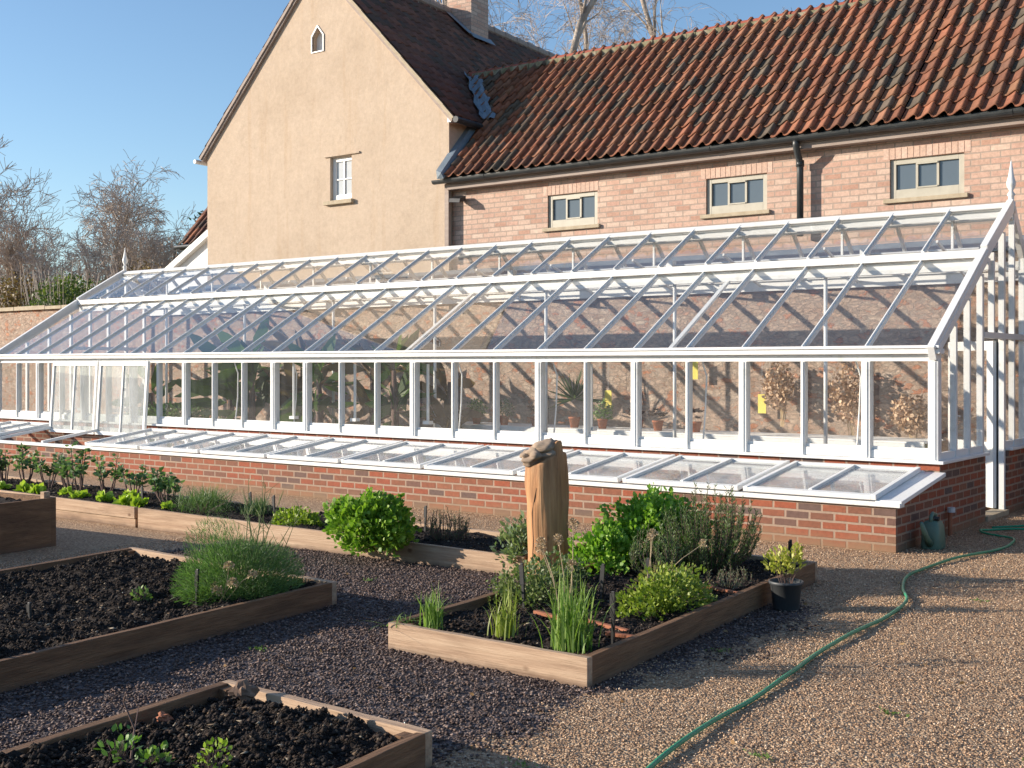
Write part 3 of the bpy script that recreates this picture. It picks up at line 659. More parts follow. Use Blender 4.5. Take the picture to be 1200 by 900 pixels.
for k in range(NB):
    x = XL+k*S
    if k not in ():
        stamp('gf', lambda: MB().box(x+.022, x+S-.022, YF+.008, YF+.012, .77, 1.61), x, 'glass', 'front_pane', 0)
    c = stamp('gl', lambda: slab((0, YF-.02, ZE+.035), (0, YP, ZP+.02), x+.016, x+S-.016, .004, n1), x, 'glass', 'roof_pane', 0)
    stamp('gu', lambda: slab((0, YP-.03, ZP+.09), (0, YR-.04, ZR+.02), x+.018, x+S-.018, .004, n1), x, 'glass', 'vent_pane', 0)
    stamp('gb', lambda: slab((0, YR+.01, ZR-.0), (0, YB, ZB+.02), x+.016, x+S-.016, .004, (0, .5, .86)), x, 'glass', 'back_pane', 0)
# purlin between the two tiers, upstand of the vents, ridge
mb = MB(); mb.box(XL-.03, XE+.03, YP-.09, YP-.02, ZP-.005, ZP+.075); mb.box(XL-.03, XE+.03, YP-.02, YP+.05, ZP-.13, ZP-.01); mb.build('purlin', 'paint', gh, bevel=.004)
mb = MB(); mb.box(XL, XE, YR-.14, YR-.115, ZR-.1, ZR-.05); mb.build('vent_top_rail', 'paint', gh)
mb = MB(); mb.box(XL-.02, XE+.02, YR-.025, YR+.025, ZR-.12, ZR+.03); mb.bar((XL-.03, YR-.045, ZR+.035), (XE+.03, YR-.045, ZR+.035), .11, .02, (0, -.5, .86)); mb.bar((XL-.03, YR+.045, ZR+.035), (XE+.03, YR+.045, ZR+.035), .11, .02, (0, .5, .86)); mb.build('ridge', 'paint', gh, bevel=.004)
mb = MB(); mb.box(XL, XE, YB-.04, YB+.015, ZB-.22, ZB+.0); mb.box(XL, XE, YB-.075, YB-.045, ZB-.1, ZB-.07); mb.build('wall_plate', 'paint', gh)
mb = MB(); mb.tube([(XL+.3, YR-.12, ZR-.42), (XE-.3, YR-.12, ZR-.42)], .014, 8); mb.build('winding_shaft', 'metal', gh)
gb = MB()
for k in range(2, 24, 4): x = XL+k*S+.3; gb.box(x, x+.09, YR-.2, YR-.1, ZR-.52, ZR-.36)
gb.build('gearbox', 'paint', gh)
for k, x in enumerate((-5.3, -7.2, -9.1, -11.0, -13.0, -15.0, -17.0)):
    mb = MB(); mb.tube([(x, YP+.05, .05), (x, YP+.05, ZP-.1)], .022, 10); mb.build('pillar', 'paint', gh, smooth=True)
for k, x in enumerate((-4.35, -7.9, -9.3, -12.2, -13.4, -6.0)):   # casement stays and crank poles inside the glass
    mb = MB(); mb.tube([(x, YF+.12, .78), (x+.01, YF+.15, 1.1), (x+.03, YF+.14, 1.45), (x, YF+.1, 1.6)], .009, 6); mb.build('casement_cord', 'paint', gh)
for k, (x) in enumerate((-12.35, -9.95, -7.55, -11.2, -15.9, -17.3)):
    mb = MB(); mb.tube([(x+.17, YF+.1, .85), (x+.17, YF+.1, 1.58)], .018, 8); mb.box(x+.12, x+.22, YF+.06, YF+.14, .84, .88); mb.build('window_stay', 'paint', gh)
# diagonal brace seen through the lower roof every eight bays
for k in (7, 14, 20):
    x = XL+k*S; mb = MB(); mb.bar((x+.28, YF+.08, ZE-.06), (x+.28, YP, ZP-.12), .05, .03, n1); mb.build('truss', 'paint', gh)
# gable ends
def gable(x, sgn, door):
    m = MB()
    m.bar((x, YF-.1, ZE-.03), (x, YP-.05, ZP+.03), .07, .14, (0, -.5, .86)); m.bar((x, YP-.05, ZP+.06), (x, YR, ZR+.04), .07, .13, (0, -.5, .86)); m.bar((x, YR, ZR+.02), (x, YB, ZB), .06, .12)
    m.build('rake_board', 'paint', gh, bevel=.004)
    m = MB(); m.bar((x+sgn*.037, YF-.06, ZE+.0), (x+sgn*.037, YP-.05, ZP+.06), .006, .02, (0, -.5, .86)); m.build('rake_bead', 'paint2', gh)
    def zr(y): return ZE+(y-YF)/(YP-YF)*(ZP-ZE) if y < YP else (ZP+(y-YP)/(YR-YP)*(ZR-ZP) if y < YR else ZR-(y-YR)/(YB-YR)*(ZR-ZB))
    ys = (11.3, 11.6, 12.02, 12.45, 12.84, 13.22, 13.6, 14.0)
    for y in ys:
        if y == 11.3: continue
        zlo = 1.84 if (y == 12.84 and door) else (.69 if not (door and y in (12.45, 13.22)) else .02)
        m = MB(); hw = .03 if (y in (12.45, 13.22) and door) else .021
        m.box(x-.03, x+.03, y-hw, y+hw, zlo, zr(y)-.06); m.build('end_bar', 'paint', gh, bevel=.003)
    m = MB(); m.box(x-.034, x+.034, 12.485, 14.03, 1.84, 1.9); m.build('transom', 'paint', gh); m = MB(); m.box(x-.02, x+.02, YF+.1, 12.42, .69, .76); m.build('end_rail', 'paint', gh); m = MB(); m.box(x-.02, x+.02, 13.25, 14.05, .69, .76); m.build('end_rail', 'paint', gh)
    m = MB(); m.prism([(x-.002, YF, .7), (x-.002, 12.43, .7), (x-.002, 12.43, 1.86), (x-.002, 13.24, 1.86), (x-.002, 13.24, .7), (x-.002, YB, .7), (x-.002, YB, ZB-.04), (x-.002, YR, ZR-.06), (x-.002, YP, ZP-.05), (x-.002, YF, ZE-.05)], (.004, 0, 0)); m.build('end_glass', 'glass', gh)
    m = MB(); m.lathe([(.045, 0), (.045, .12), (.03, .13), (.03, .18), (.045, .2), (.018, .24), (.045, .29), (.05, .33), (.03, .4), (.006, .56), (.001, .57)], (x, YR, ZR-.05), 14); m.build('finial', 'paint', gh, smooth=True)
    m = MB(); m.box(x-.05, x+.03, YF-.05, YF+.05, .69, 1.6); m.build('corner_post', 'paint', gh, bevel=.004)
gable(XE, 1, True); gable(XL, -1, False)
# door leaf folded open into the greenhouse
hA, hB = Vector((XE-.06, 13.17, .06)), Vector((XE-.66, 13.6, .06)); dv = (hB-hA); dl = dv.length; dv.normalize(); up = Vector((0, 0, 1))
def leafbar(m, s0, s1, z0_, z1_, th=.045):
    nn = dv.cross(up)*th/2; a = hA+dv*s0; b = hA+dv*s1; A = lambda p, z_: Vector((p.x, p.y, z_))
    m.hexa([A(a-nn, z0_), A(b-nn, z0_), A(b+nn, z0_), A(a+nn, z0_)], [A(a-nn, z1_), A(b-nn, z1_), A(b+nn, z1_), A(a+nn, z1_)])
m = MB(); leafbar(m, 0, .1, .06, 1.82); leafbar(m, dl-.09, dl, .06, 1.82); leafbar(m, .1, dl-.09, 1.72, 1.82, .043); leafbar(m, .1, dl-.09, .06, .75, .04)
dr = m.build('door', 'paint', gh, bevel=.003)
m = MB(); leafbar(m, .1, dl-.09, .75, 1.72, .004); m.build('pane', 'glass', dr)
m = MB(); m.tube([tuple(hA+dv*(dl-.05)+Vector((.03, -.04, .95))), tuple(hA+dv*(dl-.05)+Vector((.05, -.1, .95))), tuple(hA+dv*(dl-.16)+Vector((.05, -.1, .95)))], .009, 8); m.build('handle', 'metal', dr)
m = MB(); m.box(XE-.07, XE-.035, 13.19, 13.21, .05, 1.84); m.build('door_gap_strip', 'black', gh)  # thin black strip filling the gap between door leaf and jamb
m = MB(); m.box(XE-.09, XE+.07, 12.46, 13.22, .0, .05); m.build('threshold', 'stone', gh)

# ------------------------------------------------------------ cold frame
cf = empty('cold_frame', (-11, 10.4, 0)); tag(cf, 'long low cold frame of red brick with white glazed lids in front of the greenhouse', 'cold frame')
CY0, CY1, CZ0, CZ1 = 9.9, 11.02, .40, .56; CX1 = XE+.05
mb = MB(); mb.box(XL-.04, CX1, CY0, CY0+.11, 0, CZ0-.02)
mb.prism([(CX1-.11, CY0+.11, 0), (CX1-.11, YF-.032, 0), (CX1-.11, YF-.032, CZ1-.02), (CX1-.11, CY0+.11, CZ0-.018)], (.11, 0, 0)); mb.prism([(XL-.04, CY0+.11, 0), (XL-.04, YF-.032, 0), (XL-.04, YF-.032, CZ1-.02), (XL-.04, CY0+.11, CZ0-.018)], (.11, 0, 0))
mb.build('brick_wall', 'redbrick', cf)
mb = MB(); mb.box(XL+.08, CX1-.12, CY0+.12, YF-.04, 0, .2); M['cfbed'] = noisy('pale sand', (.62, .6, .56), (.74, .72, .68), 6, .9, .3); mb.build('sand_bed', 'cfbed', cf)
sl_ = (CZ1-CZ0)/(CY1-CY0); zf = lambda y: CZ0+(y-CY0)*sl_
mb = MB(); mb.box(XL-.08, CX1+.05, CY0-.04, CY0+.07, CZ0-.018, CZ0+.022); mb.build('front_plate', 'paint', cf, bevel=.004)
mb = MB(); mb.hexa([(CX1-.165, CY0-.03, CZ0+.0), (CX1+.06, CY0-.03, CZ0+.0), (CX1+.06, CY1+.0, zf(CY1)+.0), (CX1-.165, CY1, zf(CY1)+.0)], [(CX1-.165, CY0-.03, CZ0+.035), (CX1+.06, CY0-.03, CZ0+.035), (CX1+.06, CY1, zf(CY1)+.035), (CX1-.165, CY1, zf(CY1)+.035)])
mb.build('end_plate', 'paint2', cf, bevel=.004)
mb = MB(); mb.box(XL, CX1-.13, YF-.075, YF-.034, zf(CY1)-.02, zf(CY1)+.045); mb.build('hinge_rail', 'paint', cf)
nl = 12; LW = 2*S
def lid(x0, ang, hp=None):
    """glazed lid hinged at the back; ang lifts it"""
    x1 = x0+LW-.05; th = .045; hp = hp or Vector((0, YF-.09, zf(CY1)+.035)); ln = 1.13
    th_ = ang-math.atan(sl_); d = Vector((0, -math.cos(th_), math.sin(th_))); nn = Vector((0, math.sin(th_), math.cos(th_)))
    P = lambda x, t, h: Vector((x, 0, 0))+hp+d*t+nn*h
    def bx(m, xa, xb, t0, t1, h0, h1): m.hexa([P(xa, t0, h0), P(xb, t0, h0), P(xb, t1, h0), P(xa, t1, h0)], [P(xa, t0, h1), P(xb, t0, h1), P(xb, t1, h1), P(xa, t1, h1)])
    m = MB(); bx(m, x0, x0+.045, 0, ln, 0, th); bx(m, x1-.045, x1, 0, ln, 0, th); bx(m, x0+.045, x1-.045, ln-.07, ln, 0, th*.85); bx(m, x0+.045, x1-.045, 0, .05, 0, th*.9)
    fr = m.build('lid', 'paint2', cf, bevel=.003); m = MB(); xm = (x0+x1)/2; bx(m, xm-.014, xm+.014, .05, ln-.07, .004, th*1.04); m.build('glazing_bar', 'paint2', fr)
    m = MB(); bx(m, x0+.04, x1-.04, .04, ln-.05, .018, .022); m.build('pane', 'glass_dirty', fr)
    return P, xm, ln
for i in range(nl):
    x0 = CX1-.12-(i+1)*LW+.02
    if x0 < XL-.2: break
    P, xm, ln = lid(x0, R(102), Vector((0, 10.86, .5))) if i in (9, 10) else lid(x0, 0)
    if i in (9, 10):
        m = MB(); p = P(xm, ln*.62, .05); m.box(p.x-.02, p.x+.02, p.y-.03, p.y+.01, p.z-.02, p.z+.02); m.build('lid_handle', 'black', cf)
        m = MB(); m.bar((x0+LW/2-.6, CY0+.05, CZ0+.03), (x0+LW/2-.62, YF-.1, zf(CY1)+.02), .05, .04); m.build('rafter', 'paint2', cf)
# white cross posts inside the frame
for i in range(nl+1):
    x = CX1-.13-i*LW
    if x < XL: break
    mb = MB(); mb.box(x-.03, x+.03, CY0+.12, CY0+.16, .2, CZ0-.02); mb.build('inner_post', 'paint', cf)
cap = empty('vent_pipe', (-3.49, 11.33, 0)); tag(cap, 'short pipe with pale cap standing against the shaded brick end wall', 'pipe')
mb = MB(); mb.tube([(-3.48, 11.2, 0), (-3.48, 11.2, .22)], .02, 10); mb.build('pipe', 'terracotta', cap); mb = MB(); mb.tube([(-3.47, 11.2, .22), (-3.47, 11.2, .265)], .035, 12); mb.build('cap', 'metal', cap)
cap.location = (-3.49, 11.2, 0)
for ch_ in cap.children: ch_.location = (3.49, -11.2, 0)


# ------------------------------------------------------------ raised beds
SOILPAL = [(.009, .006, .0045), (.017, .010, .007), (.03, .018, .011), (.013, .008, .006), (.022, .013, .009)]
BITS = [(.2, .15, .1), (.12, .08, .05), (.16, .11, .07), (.3, .26, .2)]
def soil(parent, poly, z, zfun=None, clods=9000, step=.022, amp=.035):
    xs = [p[0] for p in poly]; ys = [p[1] for p in poly]
    nu = int(math.hypot(poly[1][0]-poly[0][0], poly[1][1]-poly[0][1])/step); nv = int(math.hypot(poly[2][0]-poly[1][0], poly[2][1]-poly[1][1])/step)
    q = np.array(poly); u = np.linspace(.0, 1, nu+1); v = np.linspace(0, 1, nv+1); U, Vv = np.meshgrid(u, v)
    P = ((1-U)*(1-Vv))[..., None]*q[0]+(U*(1-Vv))[..., None]*q[1]+(U*Vv)[..., None]*q[2]+((1-U)*Vv)[..., None]*q[3]
    P = P.reshape(-1, 2)
    def hgt(x, y): return amp*(noise.noise((x*2.2, y*4.5, 1.3))+.55*noise.noise((x*11, y*11, 5))+.55*noise.noise((x*26, y*26, 9))+.3*noise.noise((x*60, y*60, 2)))
    Z = np.array([hgt(x, y) for x, y in P])+z(P[:, 0]) if callable(z) else np.array([hgt(x, y) for x, y in P])+z
    k = np.arange(nv)[:, None]*(nu+1)+np.arange(nu)[None]; F = np.stack([k, k+1, k+nu+2, k+nu+1], -1).reshape(-1, 4)
    C = np.array(SOILPAL)[rng.integers(0, 5, len(P))]; C = np.repeat(C.mean(0)[None], len(P), 0)*rng.uniform(.8, 1.2, (len(P), 1))
    o = npmesh('soil', np.c_[P, Z], F, 'clod', C, parent)
    a, b = rng.uniform(.01, .99, (2, clods)); Q = ((1-a)*(1-b))[:, None]*q[0]+(a*(1-b))[:, None]*q[1]+(a*b)[:, None]*q[2]+((1-a)*b)[:, None]*q[3]
    zz = np.array([hgt(x, y) for x, y in Q])+(z(Q[:, 0]) if callable(z) else z)
    s = .002+.014*rng.uniform(0, 1, clods)**5*(rng.uniform(0, 1, clods) < .35)+.0035*rng.uniform(0, 1, clods); bits = rng.uniform(size=clods) < .03; s = np.where(bits, .003+.006*rng.uniform(size=clods), s)
    O = np.array([(1, 0, 0), (-1, 0, 0), (0, 1, 0), (0, -1, 0), (0, 0, 1), (0, 0, -1)], float)
    V = O[None]*s[:, None, None]*rng.uniform(.5, 1.3, (clods, 6, 1)); st = np.where(bits, rng.uniform(1, 3.5, clods), 1)
    yw_ = rng.uniform(0, 6.28, clods); x, y = V[..., 0]*st[:, None], V[..., 1]
    V = np.stack([x*np.cos(yw_)[:, None]-y*np.sin(yw_)[:, None]+Q[:, 0:1], x*np.sin(yw_)[:, None]+y*np.cos(yw_)[:, None]+Q[:, 1:2], V[..., 2]*.8+zz[:, None]+s[:, None]*.4], 2).reshape(-1, 3)
    T = np.array([(0, 2, 4), (2, 1, 4), (1, 3, 4), (3, 0, 4), (2, 0, 5), (1, 2, 5), (3, 1, 5), (0, 3, 5)])
    F = ((np.arange(clods)*6)[:, None, None]+T[None]).reshape(-1, 3)
    C = np.array(SOILPAL)[rng.integers(0, 5, clods)]*rng.uniform(.7, 1.9, (clods, 1)); C[bits] = np.array(BITS)[rng.integers(0, 4, bits.sum())]
    npmesh('soil_crumbs', V, F, 'clod', np.repeat(C, 6, 0), o); tag([c for c in o.children][0], kind='stuff')
def plank(a, b, h, parent, mat, th=.045, out=(0, 0), z0=0.0, hb=None, name='plank'):
    a, b = Vector((*a, 0)), Vector((*b, 0)); d = (b-a).normalized(); n = Vector((d.y, -d.x, 0))*th   # outer face on a-b line, thickness inwards
    n = -n; hb = h if hb is None else hb; Z = lambda p, z: Vector((p.x, p.y, z)); m = MB(); K = 10
    for k in range(K):
        p, q = a+(b-a)*(k/K), a+(b-a)*((k+1)/K); zp, zq = h+(hb-h)*k/K, h+(hb-h)*(k+1)/K
        j = lambda t: .0015*math.sin(t*2.3+h*50)
        o_ = len(m.v); 
        if k == 0: m.v += [tuple(Z(p, z0)), tuple(Z(p+n, z0)), tuple(Z(p+n, zp-.002)), tuple(Z(p, zp))]; m.c += [(1, 1, 1)]*4; m.f.append((3, 2, 1, 0))
        o_ = len(m.v)-4; m.v += [tuple(Z(q, z0)), tuple(Z(q+n, z0)), tuple(Z(q+n, zq+j(k)-.002)), tuple(Z(q, zq+j(k)))]; m.c += [(1, 1, 1)]*4
        m.f += [(o_, o_+1, o_+5, o_+4), (o_+1, o_+2, o_+6, o_+5), (o_+2, o_+3, o_+7, o_+6), (o_+3, o_, o_+4, o_+7)]
    m.f.append((o_+4, o_+5, o_+6, o_+7)); return m.build(name, mat, parent, bevel=.003)
def bed(poly, h, label, z=None, mats=('plank_x', 'plank_y', 'plank_x', 'plank_y'), clods=9000, name='raised_bed', hs=None, amp=.03):
    c = (sum(p[0] for p in poly)/4, sum(p[1] for p in poly)/4, 0); e = empty('raised_bed', c); tag(e, label, 'raised bed', 'timber raised beds')
    P = [Vector(p) for p in poly]
    for i in range(4):
        a, b = P[i], P[(i+1) % 4]; d = (b-a).normalized()
        if i % 2: a = a+d*.002; 
        if i % 2 == 0: pass
        else: a = a+d*.046; b = b-d*.046
        ha, hb = (hs[i], hs[(i+1) % 4]) if hs else (h, h)
        if name == 'long' and i == 0:
            for f0, f1 in ((0, .57), (.575, 1)):
                p0_, p1_ = a.lerp(b, f0), a.lerp(b, f1); nn_ = Vector((-(b-a).normalized().y, (b-a).normalized().x)); h0_, h1_ = ha+(hb-ha)*f0, ha+(hb-ha)*f1
                plank(p0_, p1_, h0_, e, mats[i], z0=.088 if f0 == 0 else 0, hb=h1_)
                if f0 == 0: plank(p0_+nn_*.012, p1_+nn_*.012, .083, e, mats[i])
            continue
        plank(a, b, ha, e, mats[i], hb=hb)
    m = MB()
    cc = Vector(c[:2])
    for i, p in enumerate(P): 
        d = (cc-p); q = p+Vector((math.copysign(.075, d.x), math.copysign(.075, d.y))); hh = (hs[i] if hs else h)-.012; m.box(q.x-.028, q.x+.028, q.y-.028, q.y+.028, 0, hh)
    m.build('corner_block', 'plank_y', e)
    ins = []
    for i in range(4):
        a, b, c_ = P[i-1], P[i], P[(i+1) % 4]; ins.append(tuple(b+(a-b).normalized()*.046+(c_-b).normalized()*.046))
    soil(e, ins, (h-.04) if z is None else z, clods=clods, amp=amp); return e
bC = bed(BED['C'], .15, 'square-cornered low bed of pale planks full of herbs at the foot of the carved post', clods=42000)
bA = bed(BED['A'], .155, 'low plank bed of bare dark soil with one fennel bush at its far corner', mats=('plank_x', 'plank_y', 'plank_x', 'plank_y'), clods=110000, amp=.055)
bB = bed(BED['B'], .15, 'nearest plank bed of rough dark soil with a stone on its far corner', clods=110000, amp=.055)
lz = lambda x: .17+np.clip((-5.3-x)/6.0, 0, 1)*.05
bL = bed([(-16, 6.9), (-11.07, 6.9), (-11.07, 7.87), (-16, 7.85)], .24, 'far left stretch of plank bed holding leafy brassicas, half hidden by the tall bed', clods=5000) if False else None
bLw = bed(BED['L'], .2, 'long narrow plank bed of kale, lettuce and parsley along the greenhouse', z=lambda x: .125+np.clip((-5.3-x)/5.7, 0, 1)*.07, hs=[.26, .15, .15, .26], clods=40000, name='long')
m = MB(); 
for x in (-9.88, -7.4, -12.4): m.box(x, x+.012, 6.99+(x+16)*.0206*0, 7.06, .01, .2)
tb = bed(BED['T'], .42, 'tall dark double-height plank bed at the left edge', z=.37, clods=6000, mats=('plank_y',)*4)
m = MB(); m.box(-9.56, -9.5, 5.83, 5.89, .0, .47); m.build('stub_post', 'plank_x', tb, bevel=.004)

# ------------------------------------------------------------ carved post
post = empty('carved_post', (-5.1, 7.15, 0)); tag(post, 'tall carved oak post with a smooth creature shape on its top, beside the herb bed', 'sculpture')
def post_mesh():
    m = MB(); nz_, na = 26, 20; px_, py_ = -5.1, 7.15; H0 = .86
    vs = []
    for i in range(nz_+1):
        t = i/nz_; z = t*H0; lean = -.045*t
        for k in range(na):
            a = 2*math.pi*k/na
            sq = .143/max(abs(math.cos(a+.35)), abs(math.sin(a+.35)))**.55          # squarish hewn section
            fac = .011*round(math.cos(a*4+.6+t*.8)*1.2)+.005*math.sin(a*9+t*7)+.012*noise.noise((math.cos(a)*2, math.sin(a)*2, t*3))
            r = sq*(1+.06*math.sin(t*3.1+.3)-.05*math.sin(t*6))+fac
            # hollow near the upper left
            dx = (t-.66)/.085; da = ((a-3.55+math.pi) % (2*math.pi)-math.pi)/.24; r -= .085*math.exp(-(dx*dx+da*da))
            x = px_+lean+r*math.cos(a); y = py_+.03*t+r*math.sin(a)
            top = .0
            if i > nz_-5: top = .10*max(0, math.cos(a-.2))*((i-(nz_-5))/5)+.0     # high right shoulder
            vs.append((x, y, z+top))
    fs = [(i*na+k, i*na+(k+1) % na, (i+1)*na+(k+1) % na, (i+1)*na+k) for i in range(nz_) for k in range(na)]+[tuple(nz_*na+k for k in range(na))]
    m.add(vs, fs); o = m.build('trunk', 'post', post, smooth=True); s = o.modifiers.new('s', 'SUBSURF'); s.levels = s.render_levels = 2
    return o
post_mesh()
def lump(c, r, rot=0, k=.08, seed=0, n=22, tilt=0):
    vs = []; fs = []; mb_ = MB()
    for i in range(n+1):
        th = math.pi*i/n
        for j in range(n*2):
            ph = math.pi*j/n; d = Vector((math.sin(th)*math.cos(ph), math.sin(th)*math.sin(ph), math.cos(th)))
            s_ = 1+k*noise.noise(d*1.6+Vector((seed, 0, 0)))*2; p = Vector((d.x*r[0]*s_, d.y*r[1]*s_, d.z*r[2]*s_))
            p = Vector((p.x*math.cos(tilt)+p.z*math.sin(tilt), p.y, -p.x*math.sin(tilt)+p.z*math.cos(tilt)))
            vs.append((c[0]+p.x*math.cos(rot)-p.y*math.sin(rot), c[1]+p.x*math.sin(rot)+p.y*math.cos(rot), c[2]+p.z))
    w_ = 2*n; fs = [(i*w_+j, (i+1)*w_+j, (i+1)*w_+(j+1) % w_, i*w_+(j+1) % w_) for i in range(n) for j in range(w_)]; return mb_.add(vs, fs)
fx, fy = -5.15, 7.14
m = lump((fx-.02, fy-.03, .905), (.135, .105, .065), .45, .25, 1, tilt=-.25); l2 = lump((fx+.02, fy-.01, .965), (.105, .09, .055), .5, .1, 5, tilt=-.3); m.add(l2.v, l2.f)
l3 = lump((fx+.075, fy+.02, .965), (.05, .065, .055), .2, .3, 8, tilt=.3); m.add(l3.v, l3.f); l4 = lump((fx-.065, fy-.06, .905), (.075, .055, .035), .6, .2, 12, tilt=.1); m.add(l4.v, l4.f)
m.build('carved_creature', 'post_grey', post, smooth=True)
m = MB(); m.hexa([(fx+.09, fy-.05, .8), (fx+.16, fy-.03, .8), (fx+.16, fy+.08, .8), (fx+.09, fy+.08, .8)], [(fx+.115, fy-.02, 1.01), (fx+.145, fy+.0, 1.03), (fx+.145, fy+.05, 1.02), (fx+.115, fy+.05, 1.0)]); m.build('carved_ear', 'post', post, bevel=.015)
m = MB(); m.tube([(fx+.0, fy-.128, .08), (fx+.02, fy-.136, .3), (fx+.01, fy-.136, .5), (fx+.04, fy-.13, .68)], [.002, .004, .005, .001], 5); m.build('crack', 'black', post)

# ------------------------------------------------------------ plants
def plant(name, loc, label, cat, mesh, stems=None, group=None, mat='leaf', stemmat='stem'):
    e = empty(name, loc); tag(e, label, cat, group); V, F, C = mesh; npmesh('foliage', V, F, mat, C, e)
    if stems: stems.build('stems', stemmat, e)
    return e
def bushstems(c, r, n, h, rad=.003):
    m = MB()
    for i in range(n):
        a = random.uniform(0, 6.28); q = random.uniform(.2, 1)*r; e = Vector((c[0]+math.cos(a)*q, c[1]+math.sin(a)*q, c[2]+h*random.uniform(.5, .95))); s0 = Vector(c)+Vector((random.uniform(-.04, .04), random.uniform(-.04, .04), -.03))
        m.tube([s0, s0.lerp(e, .5)+Vector((0, 0, .1*h)), e], [rad, rad*.8, rad*.4], 5, False)
    return m
def parsley(c, r, n, size, cols, name, label, dome=True):
    sh = [blob(int(n*f), (c[0]+dx, c[1]+dy, c[2]+r[2]*hz), (r[0]*k, r[1]*k, r[2]*k*.95), .3, c[2]+.0) for f, dx, dy, hz, k in
          ((.4, 0, 0, .5, 1), (.12, -.5*r[0], -.3*r[1], .75, .55), (.12, .45*r[0], 0, .7, .6), (.12, .1*r[0], -.4*r[1], .95, .5), (.12, -.15*r[0], .3*r[1], 1.0, .5), (.12, .7*r[0], -.3*r[1], .35, .5))]
    P = np.concatenate(sh); P += np.array([[noise.noise((p[0]*9, p[1]*9, p[2]*9)), noise.noise((p[0]*9+7, p[1]*9, p[2]*9)), noise.noise((p[0]*9, p[1]*9+5, p[2]*9))] for p in P])*.11; D = P-np.array([c[0], c[1], c[2]]); D = unit(D)+rng.normal(0, .5, D.shape); D[:, 2] += .15
    V, F, C = leafcloud(P, size, .75, D, .3, cols)
    g = ((P[:, 2]-c[2])/(r[2]*1.6)).clip(0, 1)
    return plant(name, c, label, 'herb', (V, F, C), bushstems(c, r[0]*.8, 46, r[2]*1.3))
parsley((-6.72, 6.98, .14), (.36, .3, .27), 6500, .042, ((.09, .2, .02), (.34, .5, .07)), 'parsley_plant', 'large round bright yellow-green parsley spilling over the front plank of the long bed')
parsley((-4.55, 7.75, .12), (.36, .4, .33), 7500, .04, ((.1, .24, .02), (.36, .54, .08)), 'parsley_plant', 'big dense green parsley clump directly behind the carved post')
parsley((-4.62, 7.15, .12), (.16, .25, .2), 1500, .04, ((.1, .24, .02), (.36, .54, .08)), 'parsley_plant', 'small parsley clump between the carved post and the rosemary')
# rosemary: upright needle-clad stems
def rosemary(c, spread, h, n, label, cols, name='rosemary_bush', needle=.02):
    m = MB(); P = []; Dn = []
    for i in range(n):
        a = random.uniform(0, 6.28); q = random.random()**.6*spread; top = Vector((c[0]+math.cos(a)*q*1.1, c[1]+math.sin(a)*q*1.1, c[2]+h*random.uniform(.5, 1)*(1-.35*(q/spread)**2)))
        s0 = Vector((c[0]+math.cos(a)*q*.35, c[1]+math.sin(a)*q*.35, c[2]-.02)); mid = s0.lerp(top, .5)+Vector((math.cos(a)*.05, math.sin(a)*.05, 0))
        pts = [s0.lerp(mid, t) if t < 1 else mid for t in (0, .5, 1)]+[mid.lerp(top, .5), top]; m.tube(pts, [.004, .0035, .003, .002, .001], 5, False)
        for k in range(int(70*h/.5)):
            t = random.uniform(.12, 1); p = s0.lerp(mid, t*2) if t < .5 else mid.lerp(top, t*2-1); P.append(p); aa = random.uniform(0, 6.28); d = (top-mid).normalized()*.9+Vector((math.cos(aa), math.sin(aa), 0))*.8; Dn.append(d)
    return plant(name, c, label, 'shrub', leafcloud(P, needle, .17, Dn, .1, cols), m, stemmat='darkstem')
rosemary((-4.02, 7.6, .11), .34, .66, 150, 'tall spiky dark green rosemary bush in the herb bed in front of the brick wall', ((.055, .1, .035), (.2, .28, .11)), needle=.03)
rosemary((-4.2, 7.15, .11), .17, .42, 45, 'upright lighter rosemary sprigs at the front left of the tall rosemary', ((.1, .15, .06), (.22, .3, .13)), needle=.028)
rosemary((-6.35, 7.45, .13), .2, .3, 60, 'feathery dark green bush just right of the bright parsley in the long bed', ((.035, .07, .035), (.1, .15, .08)), 'feathery_bush', .022)
rosemary((-3.62, 7.1, .11), .13, .17, 40, 'small grey-green herb with a white flower head right of the tall rosemary', ((.14, .17, .11), (.26, .3, .2)), 'sage_plant', .02)
def lowherb(c, r, n, size, cols, name, label, cat='herb', asp=.6):
    P = blob(n, (c[0], c[1], c[2]+r[2]*.35), r, .35, c[2]); P = P+np.array([[noise.noise((p[0]*11, p[1]*11, p[2]*11)), noise.noise((p[0]*11+7, p[1]*11, p[2]*11)), noise.noise((p[0]*11, p[1]*11+5, p[2]*11))] for p in P])*min(r)*.75; D = unit(P-np.array(c))+rng.normal(0, .6, P.shape); D[:, 2] += .5
    return plant(name, c, label, cat, leafcloud(P, size, asp, D, .25, cols), bushstems(c, max(r[0], r[1])*.8, 26, r[2], .002), stemmat='darkstem')
lowherb((-4.38, 6.0, .11), (.3, .26, .17), 2600, .026, ((.1, .14, .05), (.24, .29, .11)), 'thyme_clump', 'sprawling grey-green thyme mound at the base of the carved post')
lowherb((-4.65, 6.6, .11), (.2, .25, .12), 1300, .026, ((.06, .1, .03), (.16, .21, .08)), 'thyme_clump', 'shaded low thyme clump close in to the foot of the carved post')
lowherb((-3.6, 6.25, .11), (.2, .42, .16), 3600, .028, ((.11, .18, .02), (.32, .38, .06)), 'marjoram_clump', 'golden-green marjoram mound leaning over the right plank of the herb bed')
lowherb((-3.85, 6.75, .11), (.22, .2, .12), 1200, .024, ((.16, .15, .05), (.28, .24, .09)), 'marjoram_clump', 'yellow-brown patch of dying marjoram behind the golden-green mound')
lowherb((-5.42, 7.3, .13), (.14, .26, .2), 900, .06, ((.13, .19, .1), (.26, .33, .2)), 'sage_clump', 'pale grey-green sage at the end of the long bed left of the carved post', asp=.4)
